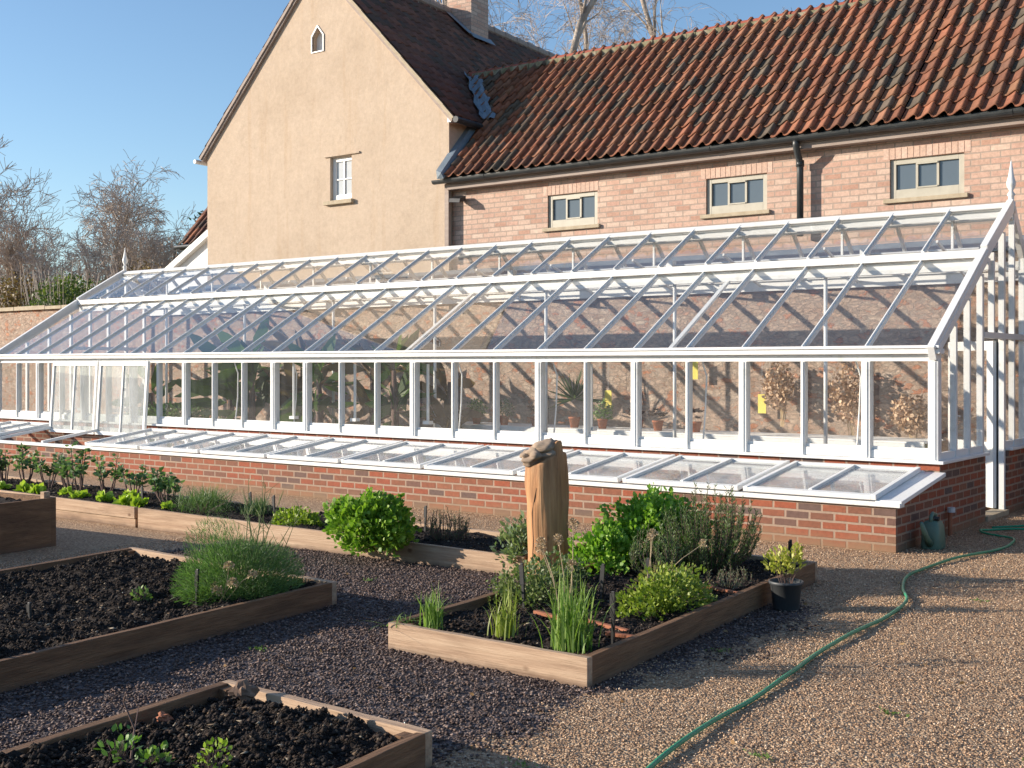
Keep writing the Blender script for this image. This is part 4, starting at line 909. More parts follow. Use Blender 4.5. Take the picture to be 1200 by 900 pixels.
lowherb((-9.15, 7.25, .17), (.42, .18, .15), 3000, .02, ((.06, .12, .04), (.17, .27, .09)), 'pinks_clump', 'blue-green grassy pinks mound behind the front plank of the long bed', asp=.12)
lowherb((-8.0, 7.36, .15), (.28, .17, .1), 1500, .03, ((.16, .26, .02), (.34, .42, .05)), 'oregano_clump', 'low yellow-green oregano in the long bed left of the bright parsley')
lowherb((-7.4, 7.42, .14), (.2, .17, .08), 900, .03, ((.13, .22, .02), (.28, .36, .05)), 'oregano_clump', 'second flat yellow-green oregano tuft touching the bright parsley')
# chives
CH = ((.1, .2, .03), (.3, .42, .1))
def chive(c, n, h, sp, label, wdt=.0075, cols=CH, name='chive_clump', droop=.45): 
    V, F, C = blades(c, n, h, sp, wdt, cols, droop); e = empty(name, c); tag(e, label, 'herb'); npmesh('leaves', V, tri(F), 'leaf', C, e); return e
chive((-4.33, 4.98, .12), 80, .27, .12, 'small neat chive tuft in the front left corner of the herb bed')
chive((-3.92, 5.1, .12), 75, .29, .12, 'middle chive tuft with straw-yellow base along the front plank', cols=((.2, .24, .04), (.38, .44, .12)))
chive((-3.47, 5.06, .12), 170, .42, .19, 'tallest arching chive clump with dry seed heads near the front right corner', .008)
e_ = chive((-4.5, 4.95, .13), 26, .07, .22, 'flattened grass blades lying over the front left plank corner', .007, droop=.95)
chive((-9.45, 7.5, .17), 420, .26, .42, 'blue-green chive row in the long bed right of the lettuces', .006, ((.07, .14, .04), (.2, .3, .1)))
chive((-8.75, 7.55, .17), 220, .2, .26, 'short dark grassy tuft in the long bed before its first black marker', .006, ((.05, .1, .04), (.14, .22, .09)))
def seedheads(loc, tops, label, r=.028, name='dry_seed_heads'):
    e = empty(name, loc); tag(e, label, 'flower')
    for t in tops:
        m = MB(); P = []; D = []
        t = Vector(t); m.tube([Vector(loc)+Vector((random.uniform(-.03, .03), random.uniform(-.03, .03), 0)), Vector(loc).lerp(t, .6)+Vector((.01, 0, .03)), t], [.003, .0025, .002], 5, False)
        for k in range(60):
            d = Vector((random.gauss(0, 1), random.gauss(0, 1), random.gauss(.4, 1))).normalized(); m.tube([t, t+d*r*random.uniform(.6, 1)], [.0006, .0009], 3, False); P.append(t+d*r*.8); D.append(d)
        h_ = m.build('stalk', 'dry', e); V, F, C = leafcloud(P, .012, .8, D, .2, ((.35, .25, .14), (.6, .47, .3))); npmesh('flower_head', V, F, 'dryleaf', C, h_)
seedheads((-3.55, 5.15, .12), [(-3.76, 5.2, .62), (-3.7, 5.12, .6), (-3.62, 5.3, .72), (-3.56, 5.2, .52), (-3.66, 5.22, .64)], 'dry round allium seed heads on thin stalks in front of the carved post')
seedheads((-3.95, 6.6, .12), [(-3.9, 6.6, .5), (-4.0, 6.75, .45), (-3.7, 6.9, .42)], 'dry brown umbels standing in the middle of the herb bed')
seedheads((-5.8, 4.75, .13), [(-5.72, 4.72, .36), (-5.6, 4.8, .31), (-5.66, 4.7, .27), (-5.95, 4.8, .2), (-5.75, 4.66, .22)], 'cream dried flower umbels at the front of the fennel bush', .03)
# fennel
def fennel():
    c = (-5.95, 5.0, .13); P = blob(19000, (c[0], c[1], c[2]+.08), (.3, .46, .24), .33, c[2]); P = np.concatenate([P, blob(1800, (c[0]-.12, c[1]-.1, .42), (.2, .2, .18), .4)])
    D = unit(P-np.array(c))+rng.normal(0, .4, P.shape); D[:, 2] += .3
    plant('fennel_bush', c, 'big feathery fennel bush at the far corner of the bare soil bed', 'herb', leafcloud(P, .042, .075, D, .1, ((.045, .11, .025), (.2, .32, .11))), bushstems(c, .35, 40, .42, .003))
    st = MB(); e = empty('dry_fennel_stalks', (-6.2, 5.3, .13)); tag(e, 'thin bare seed stalks rising behind the fennel bush', 'plant')
    for k in range(11):
        s0 = Vector((-6.2+random.uniform(-.12, .12), 5.3+random.uniform(-.15, .15), .1)); t = s0+Vector((random.uniform(-.25, .35), random.uniform(-.1, .2), random.uniform(.4, .72))); mid = s0.lerp(t, .5)+Vector((random.uniform(-.04, .04), 0, .05)); st.tube([s0, mid, t], [.004, .003, .0015], 5, False)
        for q in range(5): u = random.uniform(.4, 1); b = s0.lerp(mid, u*2) if u < .5 else mid.lerp(t, u*2-1); st.tube([b, b+Vector((random.uniform(-.12, .12), random.uniform(-.1, .1), random.uniform(.03, .12)))], [.002, .001], 4, False)
    st.build('stalks', 'stem', e)
fennel()
# lettuces and kale in the long bed
lets = [(-12.1, 7.2), (-11.76, 7.14), (-11.31, 7.2), (-10.98, 7.14), (-10.65, 7.2), (-10.25, 7.16), (-9.98, 7.14), (-10.5, 7.4), (-9.6, 7.18), (-12.5, 7.15)]
wl_ = ['leftmost lettuce just behind the tall dark bed', 'pale lettuce second from the tall dark bed', 'frilly lettuce third from the tall dark bed', 'lime lettuce in the middle of the lettuce row', 'lettuce set back a little behind its row', 'full lime lettuce beside the plank joint', 'bright lettuce right of the plank joint', 'small pale lettuce under the kale stems', 'last tiny lettuce before the chive row', 'lettuce hidden at the far left behind the tall dark bed']
for (x, y), lb in zip(lets, wl_):
    n = 46; az_ = rng.uniform(0, 6.28, n); el_ = rng.uniform(.1, 1.3, n); D = np.c_[np.cos(az_)*np.cos(el_), np.sin(az_)*np.cos(el_), np.sin(el_)]
    P = np.array([x, y, .185])+D*rng.uniform(.0, .05, (n, 1)); sz = .085 if 'tiny' not in lb else .05
    V, F, C = leafcloud(P, sz, .85, D, .35, ((.28, .4, .03), (.5, .6, .09))); e = empty('lettuce', (x, y, .18)); tag(e, lb, 'lettuce', 'lettuces in the long bed'); npmesh('leaves', V, F, 'leaf', C, e)
kale = [(-13.2, 7.6, .4, 'kale at the far left edge'), (-12.8, 7.62, .46, 'second kale from the left edge, bare stemmed'), (-12.3, 7.6, .4, 'bushy kale in front of the open cold frame lid'), (-11.92, 7.62, .42, 'narrow kale left of the tallest one'), (-11.62, 7.56, .52, 'tallest kale, with upright leaves'), (-11.2, 7.6, .42, 'kale leaning to the right over the soil'), (-10.75, 7.62, .36, 'kale with twisted purple stem'), (-10.32, 7.66, .32, 'short kale beside the left black marker'), (-10.05, 7.5, .28, 'low kale closest to the chive row')]
for x, y, h, lb in kale:
    m = MB(); P = []; D = []
    for s_ in range(7):
        a = random.uniform(0, 6.28); top = Vector((x+math.cos(a)*.14, y+math.sin(a)*.1, .18+h*random.uniform(.55, 1))); s0 = Vector((x+math.cos(a)*.02, y+math.sin(a)*.02, .15)); m.tube([s0, s0.lerp(top, .5)+Vector((math.cos(a)*.03, 0, -.02)), top], [.009, .007, .003], 6, False)
        for k in range(24):
            p = s0.lerp(top, random.uniform(.6, 1.05)); aa = random.uniform(0, 6.28); P.append(p+Vector((math.cos(aa), math.sin(aa), 0))*.02); D.append((math.cos(aa), math.sin(aa), random.uniform(-.1, .8)))
    plant('kale_plant', (x, y, .17), 'grey-green '+lb, 'kale', leafcloud(P, .06, .6, D, .35, ((.06, .12, .05), (.2, .3, .14))), m, 'kale plants in the long bed', stemmat='darkstem')
# leafy plant at the left edge of bed A, seedlings in bed B
lowherb((-5.82, 3.1, .13), (.14, .14, .13), 420, .045, ((.03, .06, .02), (.1, .17, .05)), 'leafy_plant', 'small leafy plant cut by the left edge in the bare soil bed')
lowherb((-7.3, 4.05, .13), (.06, .06, .06), 60, .03, ((.07, .14, .03), (.18, .3, .08)), 'seedling', 'tiny seedling at the far left in the bare soil')
lowherb((-6.2, 4.45, .14), (.05, .05, .05), 50, .03, ((.12, .18, .05), (.22, .32, .1)), 'seedling', 'tiny weed alone in the middle of the bare soil bed')
lowherb((-3.62, 2.66, .13), (.05, .05, .06), 45, .032, ((.1, .19, .03), (.26, .38, .08)), 'seedling', 'fresh bright green leaf tuft in the nearest bed, right of the others')
lowherb((-3.78, 2.62, .13), (.07, .06, .08), 45, .036, ((.06, .14, .03), (.17, .3, .07)), 'seedling', 'green leafy seedling in the nearest bed beside a bare twig')
lowherb((-3.42, 2.75, .13), (.05, .05, .09), 90, .022, ((.2, .32, .03), (.36, .46, .08)), 'seedling', 'yellow-green small-leaved sprig in the nearest bed')
e = empty('bare_twig', (-3.85, 2.75, .13)); tag(e, 'curved bare brown twig sticking out of the nearest bed', 'twig'); m = MB(); m.tube([(-3.8, 2.68, .1), (-3.86, 2.74, .2), (-3.9, 2.72, .3), (-3.86, 2.7, .34)], [.005, .004, .003, .002], 6); m.tube([(-3.86, 2.74, .2), (-3.92, 2.8, .26)], [.003, .002], 5); m.build('branch', 'darkstem', e)
# stones and bricks
M['rockm'] = noisy('brown stone', (.13, .08, .055), (.26, .17, .12), 20, .9, .6)
def rock(name, c, r, label, mat='terracotta', cat='stone', seed=3):
    o = lump(c, r, .6, .45, seed, 8).build(name, mat); tag(o, label, cat)
rock('stone', (-4.05, 3.42, .165), (.05, .03, .035), 'pointed brown stone resting on the far corner plank of the nearest bed', 'rockm', seed=4)
rock('stone', (-4.1, 3.05, .13), (.03, .025, .02), 'small reddish stone lying on the soil of the nearest bed', 'terracotta', seed=9)
for i, (x, y, a, l, lb) in enumerate([(-3.95, 5.62, -.1, .34, 'left half of the thin terracotta edging behind the middle chives'), (-3.6, 5.6, -.12, .3, 'right half of the thin terracotta edging behind the tall chives'), (-3.42, 5.45, .2, .16, 'broken terracotta edging piece beside the right plank'), (-3.62, 6.95, -.1, .3, 'terracotta edging strip in front of the grey-green herb')]):
    o = MB().box(-l/2, l/2, -.016, .016, 0, .02).build('terracotta_edging', 'terracotta', bevel=.004); o.location = (x, y, .118); o.rotation_euler = (0, .05, a); tag(o, lb, 'edging')
# black plant markers
marks = [(-4.3, 5.78, .26, 'black marker stake between the two left chive tufts and the thyme'), (-3.37, 5.3, .27, 'black marker stake beside the tall chives at the right plank'), (-4.0, 6.15, .24, 'black marker stake behind the tall chives and seed heads'), (-3.92, 6.62, .22, 'black marker stake among the dry umbels'), (-3.78, 6.85, .12, 'short grey marker stake at the foot of the rosemary'), (-3.62, 8.05, .2, 'black marker stake at the far corner of the herb bed by the potted plant'),
         (-5.9, 4.62, .22, 'black marker stake in front of the fennel bush'), (-6.3, 3.78, .1, 'short black marker stake at the left of the bare soil bed'), (-10.2, 7.34, .2, 'black marker stake among the kale stems'), (-9.05, 7.75, .18, 'black marker stake behind the pinks mound'), (-8.5, 7.55, .2, 'black marker stake in the yellow-green oregano'), (-6.5, 7.2, .22, 'black marker stake against the right side of the bright parsley'), (-6.85, 7.78, .2, 'black marker stake behind the feathery dark bush')]
for x, y, h, lb in marks:
    z = .11 if y < 7 or x > -5 else .15; e = empty('plant_marker', (x, y, z)); tag(e, lb, 'plant marker', 'black plant markers'); t = random.uniform(-.03, .03)
    m = MB(); m.bar((x, y, z-.05), (x+t, y, z+h+.01), .018, .014, (0, 1, 0)); m.build('stake', 'black', e, bevel=.0015); m = MB(); m.bar((x+t*.6, y-.009, z+h*.55), (x+t, y-.009, z+h), .028, .005, (0, 1, 0)); m.build('label_plate', 'black', e)
# potted plant
pp = empty('potted_plant', (-3.3, 7.22, 0)); tag(pp, 'small grey plastic pot with a yellow-green leafy shrub against the outside of the herb bed', 'potted plant')
m = MB(); m.lathe([(.07, 0), (.082, .01), (.1, .165), (.108, .166), (.11, .185), (.103, .186), (.1, .16), (.02, .155)], (-3.27, 7.2, 0), 28); m.build('pot', 'pot', pp, smooth=True)
P = blob(330, (-3.29, 7.2, .3), (.13, .1, .09), .4); P = np.concatenate([P, blob(60, (-3.2, 7.22, .36), (.03, .03, .08), .5)]); D = unit(P-np.array((-3.27, 7.2, .15)))+rng.normal(0, .4, P.shape); V, F, C = leafcloud(P, .034, .5, D, .2, ((.28, .33, .05), (.56, .52, .12))); npmesh('foliage', V, F, 'leaf', C, pp)
bushstems((-3.27, 7.2, .17), .1, 14, .16, .003).build('stems', 'darkstem', pp)
m = MB(); m.lathe([(.098, .155), (.05, .162), (.001, .163)], (-3.27, 7.2, 0), 20); m.build('soil', 'pot', pp)
# watering can
wc = empty('watering_can', (-3.38, 10.38, 0)); tag(wc, 'green plastic watering can standing in the shade against the brick end wall', 'watering can')
def can():
    m = MB(); cx, cy = -3.36, 10.36; na = 24; vs = []; prof = [(0, .08, .1), (.015, .085, .105), (.12, .082, .1), (.2, .074, .088), (.235, .06, .075), (.245, .03, .04), (.246, .01, .02)]
    for z, rx, ry in prof:
        for k in range(na):
            a = 2*math.pi*k/na; c_, s_ = math.cos(a), math.sin(a); vs.append((cx+rx*math.copysign(abs(c_)**.45, c_), cy+ry*math.copysign(abs(s_)**.45, s_), z))
    n = len(prof); m.add(vs, [(i*na+k, i*na+(k+1) % na, (i+1)*na+(k+1) % na, (i+1)*na+k) for i in range(n-1) for k in range(na)]+[tuple(range(na))[::-1], tuple((n-1)*na+k for k in range(na))]); m.build('body', 'can', wc, smooth=True)
    m = MB(); m.tube([(cx, cy-.08, .05), (cx+.0, cy-.19, .12), (cx+.0, cy-.3, .25)], [.04, .026, .016], 12); m.build('spout', 'can', wc, smooth=True)
    m = MB(); m.tube([(cx, cy-.06, .22), (cx, cy-.055, .28), (cx, cy-.01, .3), (cx, cy+.05, .285), (cx, cy+.085, .2)], [.018]*5, 10); m.build('handle', 'can', wc, smooth=True)
    m = MB(); m.tube([(cx+.02, cy-.03, .262), (cx+.06, cy-.03, .262)], [.02, .02], 10); m.build('filler_hole', 'black', wc)
can()
# hose
H = [(-1.9, 2.9), (-2.2, 3.4), (-2.38, 4.0), (-2.47, 4.7), (-2.5, 5.2), (-2.55, 5.7), (-2.61, 6.1), (-2.64, 6.74), (-2.66, 7.35), (-2.72, 7.85), (-2.9, 8.3), (-3.02, 8.71), (-3.06, 9.15), (-3.02, 9.75), (-2.9, 10.4), (-2.87, 10.9), (-2.97, 11.3), (-3.27, 11.5), (-3.33, 11.68), (-3.2, 11.85), (-2.9, 12.0), (-2.4, 12.25), (-1.9, 12.6)]
def catmull(P, k=8):
    P = [Vector((x, y, .016)) for x, y in P]; out = []
    for i in range(len(P)-1):
        a, b, c, d = P[max(i-1, 0)], P[i], P[i+1], P[min(i+2, len(P)-1)]
        for j in range(k):
            t = j/k; out.append(.5*((2*b)+(c-a)*t+(2*a-5*b+4*c-d)*t*t+(3*b-a-3*c+d)*t**3))
    return out+[P[-1]]
pts = catmull(H)
for i, p in enumerate(pts): p.z = .018+.005*math.sin(i*.37)
hz = MB().tube(pts, .0105, 12).build('garden_hose', 'hose', smooth=True); tag(hz, 'bright green garden hose winding across the tan gravel to the greenhouse door', 'hose')
hz2 = MB().tube([(-3.3, 11.9, .02), (-3.0, 12.35, .02), (-2.5, 12.6, .02), (-1.8, 12.75, .02)], .0105, 10).build('garden_hose', 'hose', smooth=True); tag(hz2, 'far second run of green hose right by the greenhouse doorstep', 'hose')

# fallen leaves and tiny weeds on the gravel
n = 150; P = np.c_[rng.uniform(-3.2, .8, n), rng.uniform(3.2, 11, n), np.full(n, .018)]; P2 = np.c_[rng.uniform(-8.5, -3.2, 90), rng.uniform(3.4, 6.9, 90), np.full(90, .022)]; P = np.concatenate([P, P2])
for b in BED.values(): P = P[~inside(P[:, 0], P[:, 1], b, .05)]
D = rng.normal(size=P.shape); D[:, 2] = rng.uniform(0, .25, len(P)); V, F, C = leafcloud(P, .03, .6, D, .3, ((.16, .08, .03), (.42, .27, .12))); tag(npmesh('fallen_leaves', V, F, 'dryleaf', C), 'scattered small dead leaves on the gravel', 'leaves', kind='stuff')
Q = []
for x, y in ((-1.9, 5.3), (-2.1, 4.4), (-1.2, 5.0), (-2.35, 8.2), (-1.0, 6.6), (-1.6, 3.9), (-2.8, 3.75), (-5.1, 4.4), (-6.1, 6.3), (-3.05, 5.9), (-2.2, 9.9)):
    Q.append(np.array([x, y, .012])+rng.normal(0, 1, (26, 3))*np.array([.03, .02, .002]))
Q = np.concatenate(Q); D = rng.normal(size=Q.shape); D[:, 2] = np.abs(D[:, 2])*.6; V, F, C = leafcloud(Q, .022, .35, D, .2, ((.07, .13, .03), (.2, .3, .08))); tag(npmesh('gravel_weeds', V, F, 'leaf', C), 'tiny green weeds growing through the gravel', 'weeds', kind='stuff')
# ------------------------------------------------------------ inside the greenhouse
def trap(x, z, lb):
    e = empty('sticky_trap', (x, 13.95, z)); tag(e, lb, 'insect trap', 'yellow sticky traps'); m = MB(); m.box(x-.055, x+.055, 13.95, 13.956, z-.14, z+.1); m.build('card', 'yellow', e); m = MB(); m.tube([(x, 13.953, z+.1), (x, 13.953, z+.5)], .002, 4); m.build('string', 'metal', e)
trap(-7.62, 1.52, 'yellow sticky card hanging high between two posts, third greenhouse trap from the right door'); trap(-6.66, 1.1, 'yellow sticky card left of the first dried bunch'); trap(-8.95, 1.12, 'yellow sticky card beside the dark spiky plant')
for x, z, r, lb in ((-6.38, 1.3, (.2, .18, .32), 'first dried hydrangea bunch hung behind the glass, next to a yellow card'), (-5.5, 1.22, (.22, .18, .36), 'large dried hydrangea bunch on the stone wall in the middle of the three'), (-4.75, 1.0, (.22, .18, .25), 'lowest dried hydrangea bunch nearest the greenhouse corner')):
    e = empty('dried_flower_bunch', (x, 13.85, z)); tag(e, lb, 'dried flowers', 'dried bunches in the greenhouse'); P = blob(700, (x, 13.83, z), r, .35); V, F, C = leafcloud(P, .05, .8, None, .3, ((.4, .25, .14), (.78, .58, .4))); npmesh('flower_heads', V, F, 'dryleaf', C, e)
    m = MB()
    for k in range(9): m.tube([(x+random.uniform(-.12, .12), 13.9, z+random.uniform(-.1, .2)), (x+random.uniform(-.03, .03), 13.95, z-.5)], .004, 4, False)
    m.build('stalks', 'dry', e)
bn = empty('greenhouse_bench', (-8, 13.6, 0)); tag(bn, 'white slatted bench along the stone wall inside the greenhouse', 'bench')
m = MB()
for k in range(6): m.box(-11.5, -4.4, 13.25+k*.13, 13.25+k*.13+.1, .7, .72)
m.box(-11.5, -4.4, 13.24, 13.28, .62, .698); m.build('bench_top', 'paint2', bn)
for x in (-11.4, -9.7, -8.0, -6.3, -4.5): m = MB(); m.box(x, x+.05, 13.3, 13.35, .05, .62); m.build('leg', 'paint2', bn)
def potplant(x, y, z, kind, lb, s=1.0):
    e = empty('potted_plant', (x, y, z)); tag(e, lb, 'potted plant'); m = MB(); m.lathe([(.045*s, 0), (.065*s, .1*s), (.07*s, .1*s), (.07*s, .12*s), (.02, .11*s)], (x, y, z), 16); m.build('pot', 'terracotta', e, smooth=True)
    if kind == 'rosette':
        P, D = [], []
        for q in range(7):
            a = random.uniform(0, 6.28); c = Vector((x+.09*math.cos(a)*s, y+.07*math.sin(a)*s, z+.16*s+random.uniform(0, .1)*s))
            for k in range(16): aa = k*.9; P.append(c); D.append((math.cos(aa), math.sin(aa), .4))
        mesh = leafcloud(P, .055*s, .5, D, .2, ((.04, .02, .02), (.1, .05, .04)))
    elif kind == 'green': mesh = leafcloud(blob(260, (x, y, z+.2*s), (.14*s, .12*s, .13*s), .4), .05, .6, None, .2, ((.06, .12, .03), (.18, .3, .08)))
    elif kind == 'grey': mesh = leafcloud(blob(260, (x, y, z+.2*s), (.14*s, .12*s, .13*s), .4), .05, .4, None, .2, ((.1, .13, .09), (.22, .27, .18)))
    else:
        n = 60; az_ = rng.uniform(0, 6.28, n); el_ = rng.uniform(-.3, 1.4, n); D = np.c_[np.cos(az_)*np.cos(el_), np.sin(az_)*np.cos(el_), np.sin(el_)]; mesh = leafcloud(np.tile([x, y, z+.32*s], (n, 1)), .34*s, .07, D, .15, ((.03, .05, .025), (.1, .14, .06)))
    V, F, C = mesh; npmesh('foliage', V, F, 'leaf', C, e)
for i, (x, k, lb) in enumerate([(-9.85, 'rosette', 'dark succulent in a clay pot left of the spiky plant'), (-9.2, 'spiky', 'dark spiky plant in a clay pot on the greenhouse bench'), (-8.75, 'green', 'green trailing plant in a clay pot right of the spiky plant'), (-8.2, 'rosette', 'dark aeonium in a clay pot under the highest yellow card'), (-7.9, 'rosette', 'second dark aeonium crowding the highest yellow card'), (-7.35, 'rosette', 'lone small dark aeonium between two glazing posts'), (-10.4, 'grey', 'grey-leaved plant in a clay pot on the bench by the banana'), (-10.9, 'green', 'green plant in a clay pot at the left end of the bench')]):
    potplant(x, 13.5, .72, k, lb, 1.1 if k != 'spiky' else 1.2)
def bigplant(x, y, h, n, lb, cols, L=.6, asp=.28):
    e = empty('banana_plant', (x, y, .05)); tag(e, lb, 'plant', 'large-leaved plants in the greenhouse'); m = MB(); m.tube([(x, y, .05), (x+.03, y, .05+h*.5), (x, y, .05+h*.8)], [.07, .055, .03], 10); m.build('stem', 'darkstem', e, smooth=True)
    az_ = rng.uniform(0, 6.28, n); el_ = rng.uniform(-.6, 1.2, n); D = np.c_[np.cos(az_)*np.cos(el_), np.sin(az_)*np.cos(el_), np.sin(el_)]; z = rng.uniform(h*.35, h*.95, n); P = np.c_[np.full(n, x), np.full(n, y), z]+D*.08
    V, F, C = leafcloud(P, L, asp, D, .22, cols); npmesh('leaves', V, F, 'leaf', C, e)
GD = ((.03, .06, .02), (.12, .2, .05)); BR = ((.06, .04, .025), (.2, .13, .07))
bigplant(-17.3, 12.6, 1.3, 24, 'leafy plant at the far left end of the greenhouse', GD); bigplant(-15.6, 12.9, 1.7, 26, 'arching banana plant left of the middle of the greenhouse', GD, .75)
bigplant(-14.5, 12.4, 1.8, 40, 'dense banana plant with drooping leaves behind the long glazed front', GD, .7); bigplant(-13.7, 12.8, 1.9, 36, 'banana plant with ragged brown leaves', BR, .7); bigplant(-12.9, 12.3, 1.7, 40, 'broad dark green banana plant at the densest part', GD, .65)
bigplant(-12.2, 12.7, 1.9, 34, 'tall brown-leaved plant right of the broad banana', BR, .6); bigplant(-11.5, 12.4, 1.8, 40, 'dark bushy banana plant before the gap in the foliage', GD, .6); bigplant(-10.9, 12.9, 1.6, 26, 'last banana plant before the open stone wall', BR, .55)
lowherb((-16.3, 12.3, .6), (1.2, .3, .2), 1500, .08, ((.04, .1, .02), (.14, .26, .05)), 'leafy_bed_plants', 'low green foliage along the inside of the left greenhouse glass', 'plant')

# ------------------------------------------------------------ trees and hedge
def tree(name, x, y, h, trunk, label, cat='tree', spread=.55, stems=1, depth=5, bark='bark', weep=0.0, seed=0, group='bare winter trees', kids=(3, 5), lean=0.0, twigr=.012, bl=.8, hf=.78):
    rd = random.Random(seed); e = empty(name, (x, y, 0)); tag(e, label, cat, group); T = MB(); B = MB(); W_ = MB()
    def grow(p, d, L, r, lv):
        n = 5; pts = [p]; rr = [r]; q = Vector(p); dd = Vector(d)
        for k in range(n):
            dd = (dd+Vector((rd.gauss(0, .13), rd.gauss(0, .13), rd.gauss(.04, .08)-weep*.22*(lv >= 3)))).normalized(); q = q+dd*L/n; pts.append(q.copy()); rr.append(r*(1-.62*(k+1)/n) if lv else r*(1-.55*(k+1)/n))
        (T if lv == 0 else (B if lv < 3 else W_)).tube(pts, [max(a, twigr*.45) for a in rr], 7 if lv < 2 else (5 if lv < 3 else 3), False)
        if lv >= depth: return
        nk = rd.randint(*kids)+(3 if lv == 0 else 0)
        for c in range(nk):
            t = rd.uniform(.25 if lv else .35, 1.0); i = min(int(t*n), n-1); bp = pts[i].lerp(pts[i+1], t*n-i); az_ = rd.uniform(0, 6.28); base = (pts[i+1]-pts[i]).normalized(); o_ = base.orthogonal().normalized(); o_.rotate(__import__('mathutils').Quaternion(base, az_)); an = rd.uniform(.35, .85)*(1.1 if lv else .9)
            nd = (base*math.cos(an)+o_*math.sin(an)*(spread/.5)); nd.z += .18 if lv < 2 else 0; nd.normalize()
            grow(bp, nd, L*rd.uniform(.5, .72)*(1-.25*t*(lv == 0))*(bl if lv == 0 else 1), max(rr[i]*rd.uniform(.4, .6), twigr*.5), lv+1)
    for s_ in range(stems):
        a = s_*2.4+seed; d = Vector((math.cos(a)*.2*(stems > 1)+lean, math.sin(a)*.2*(stems > 1), 1)).normalized(); grow(Vector((x+math.cos(a)*.15*(stems > 1), y+math.sin(a)*.15*(stems > 1), 0)), d, h*hf, trunk, 0)
    T.build('trunk', bark, e, smooth=True); B.build('branches', bark, e, smooth=True); W_.build('twigs', 'twig', e); return e
tree('bare_tree', -40.2, 22.0, 8.6, .22, 'bare tree cut by the left edge beyond the garden wall', seed=1, twigr=.02)
tree('bare_tree', -42.5, 26.5, 8.2, .2, 'reddish bare tree second from the left beyond the garden wall', seed=5, twigr=.02, bark='bark')
tree('silver_birch', -39.9, 26.8, 7.6, .18, 'tallest drooping birch left of the rendered house', weep=.5, seed=3, bark='bark2', spread=.45, stems=2, twigr=.018)
tree('bare_tree', -37.5, 27.5, 5.4, .16, 'broad bare tree immediately left of the small outbuilding', seed=12, stems=2, spread=.65, twigr=.018)
tree('bare_tree', -44, 27, 6.0, .12, 'low twiggy bare tree between the two left trees', seed=22, stems=2, spread=.65, twigr=.016)
tree('bare_tree', -36.5, 24.0, 5.8, .12, 'low many-stemmed bare shrub tree behind the greenhouse finial', seed=31, stems=3, spread=.6, twigr=.016)
BL = dict(cat='birch tree', weep=.7, bark='bark2', spread=.27, twigr=.011, kids=(3, 4), bl=.36, hf=.85)
tree('silver_birch', -20.4, 27.0, 17, .17, 'pale twin-trunked birch just right of the chimney', seed=41, stems=3, **BL)
tree('silver_birch', -18.2, 30.0, 17.5, .12, 'slim birch rising above the ridge in the middle of the blue gap', seed=47, stems=2, **BL)
tree('silver_birch', -15.5, 34.5, 18, .16, 'rightmost birch peeping over the brick building ridge', seed=53, stems=2, **BL)
# dark cedar
ce = empty('cedar_tree', (-32.0, 25.2, 0)); tag(ce, 'dark evergreen cedar beside the small outbuilding', 'tree'); m = MB(); m.tube([(-31.2, 25.2, 0), (-31.2, 25.2, 6.6)], [.3, .05], 8); m.build('trunk', 'bark', ce)
P = []
for k in range(26):
    z = 2.2+k*.17; a = k*2.4; L = (1.9-(k/26)*1.3)*random.uniform(.7, 1.1)
    for q in range(170): t = random.random()**.6; P.append((-31.2+math.cos(a)*L*t+random.gauss(0, .14), 25.2+math.sin(a)*L*t+random.gauss(0, .14), z+.25*t-.25*t*t*2+random.gauss(0, .06)))
V, F, C = leafcloud(P, .16, .35, None, .2, ((.008, .02, .012), (.03, .06, .03))); npmesh('crown', V, F, 'leaf', C, ce)
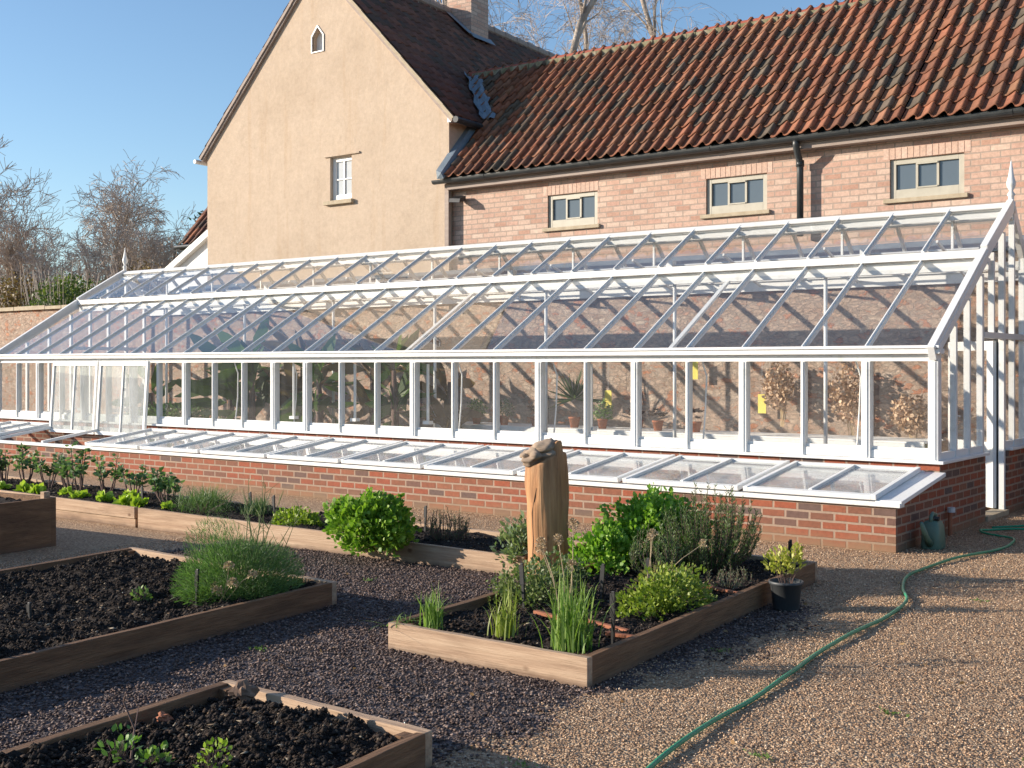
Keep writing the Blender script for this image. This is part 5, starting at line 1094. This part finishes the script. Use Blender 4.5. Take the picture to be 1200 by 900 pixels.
# hedge: separate shrubs along the far side of the wall
sh = [(-26.0, 16.6, 1.0, 3.0, 1, 'green ivy-clad shrub nearest the greenhouse end'), (-27.6, 17.3, 1.1, 3.2, 1, 'dark green shrub with brown tips over the wall'), (-29.6, 17.8, 1.2, 3.2, 0, 'russet brown shrub over the wall'), (-31.4, 18.0, 1.2, 2.9, 1, 'low green ivy mound at the left of the wall'), (-33.6, 18.6, 1.4, 3.0, 0, 'brown twiggy shrub at the left edge over the wall'), (-24.6, 17.6, .9, 3.1, 0, 'brown twiggy shrub below the finial'), (-28.6, 21, 1.8, 3.7, 0, 'taller russet thicket behind the wall shrubs'), (-32.6, 22, 1.8, 3.5, 1, 'olive thicket behind the left wall shrubs')]
for x, y, r, h, g, lb in sh:
    e = empty('wall_shrub', (x, y, 0)); tag(e, lb, 'shrub', 'shrubs over the garden wall'); P = np.concatenate([blob(1100, (x+random.uniform(-.6, .6)*r, y+random.uniform(-.4, .4), h*.9+random.uniform(-.25, .2)), (r*.8, .8, h*.3), .4) for _ in range(4)])
    V, F, C = leafcloud(P, .1, .5, None, .25, ((.03, .07, .015), (.16, .2, .05)) if g else ((.1, .06, .03), (.26, .17, .08))); npmesh('foliage', V, F, 'leaf', C, e)
    m = MB()
    for k in range(60):
        a = random.uniform(0, 6.28); m.tube([(x+random.uniform(-.3, .3), y, .1), (x+math.cos(a)*r*.5, y+math.sin(a)*.4, h*.6), (x+math.cos(a)*r, y+math.sin(a)*.7, h*random.uniform(.9, 1.3))], [.02, .012, .004], 4, False)
    m.build('stems', 'twig', e)
mb = MB(); mb.box(-120, 60, 60, 61, -1, 5.0)
hl = MB(); n = 40
bk = MB(); nb = 90
def ring(r_, hh): return [(-6+math.cos(R(150+i*240/(nb-1)))*r_, 6+math.sin(R(150+i*240/(nb-1)))*r_, hh(i)) for i in range(nb)]
bk.add(ring(46, lambda i: -1)+ring(47, lambda i: 4.2+1.1*noise.noise((i*.35, 0, 0))+.8*noise.noise((i*1.3, 3, 0)))+ring(60, lambda i: -1), [f_ for i in range(nb-1) for f_ in ((i, i+1, nb+i+1, nb+i), (nb+i, nb+i+1, 2*nb+i+1, 2*nb+i))])
M['woodland'] = noisy('winter woodland', (.02, .02, .012), (.07, .055, .035), 1.2, .95, 1, .3); tag(bk.build('woodland', 'woodland'), 'unseen winter tree belt behind the camera, shaped for reflections in the glass', 'wood', kind='stuff')  # unseen belt behind the viewpoint, darkens the sky reflected in the front panes
vs = [(-160+i*6, 75, -1) for i in range(n)]+[(-160+i*6, 75+2*math.sin(i), 3.2+.7*math.sin(i*1.7)+.5*math.sin(i*.6)) for i in range(n)]+[(-160+i*6, 110, -1) for i in range(n)]
hl.add(vs, [(i, i+1, n+i+1, n+i) for i in range(n-1)]+[(n+i, n+i+1, 2*n+i+1, 2*n+i) for i in range(n-1)])
M['hill'] = noisy('distant fields', (.07, .075, .04), (.13, .11, .07), .3, .95, .3); tag(hl.build('hills', 'hill'), kind='structure')

for o in list(bpy.data.objects):
    if '_w' in o: del o['_w']
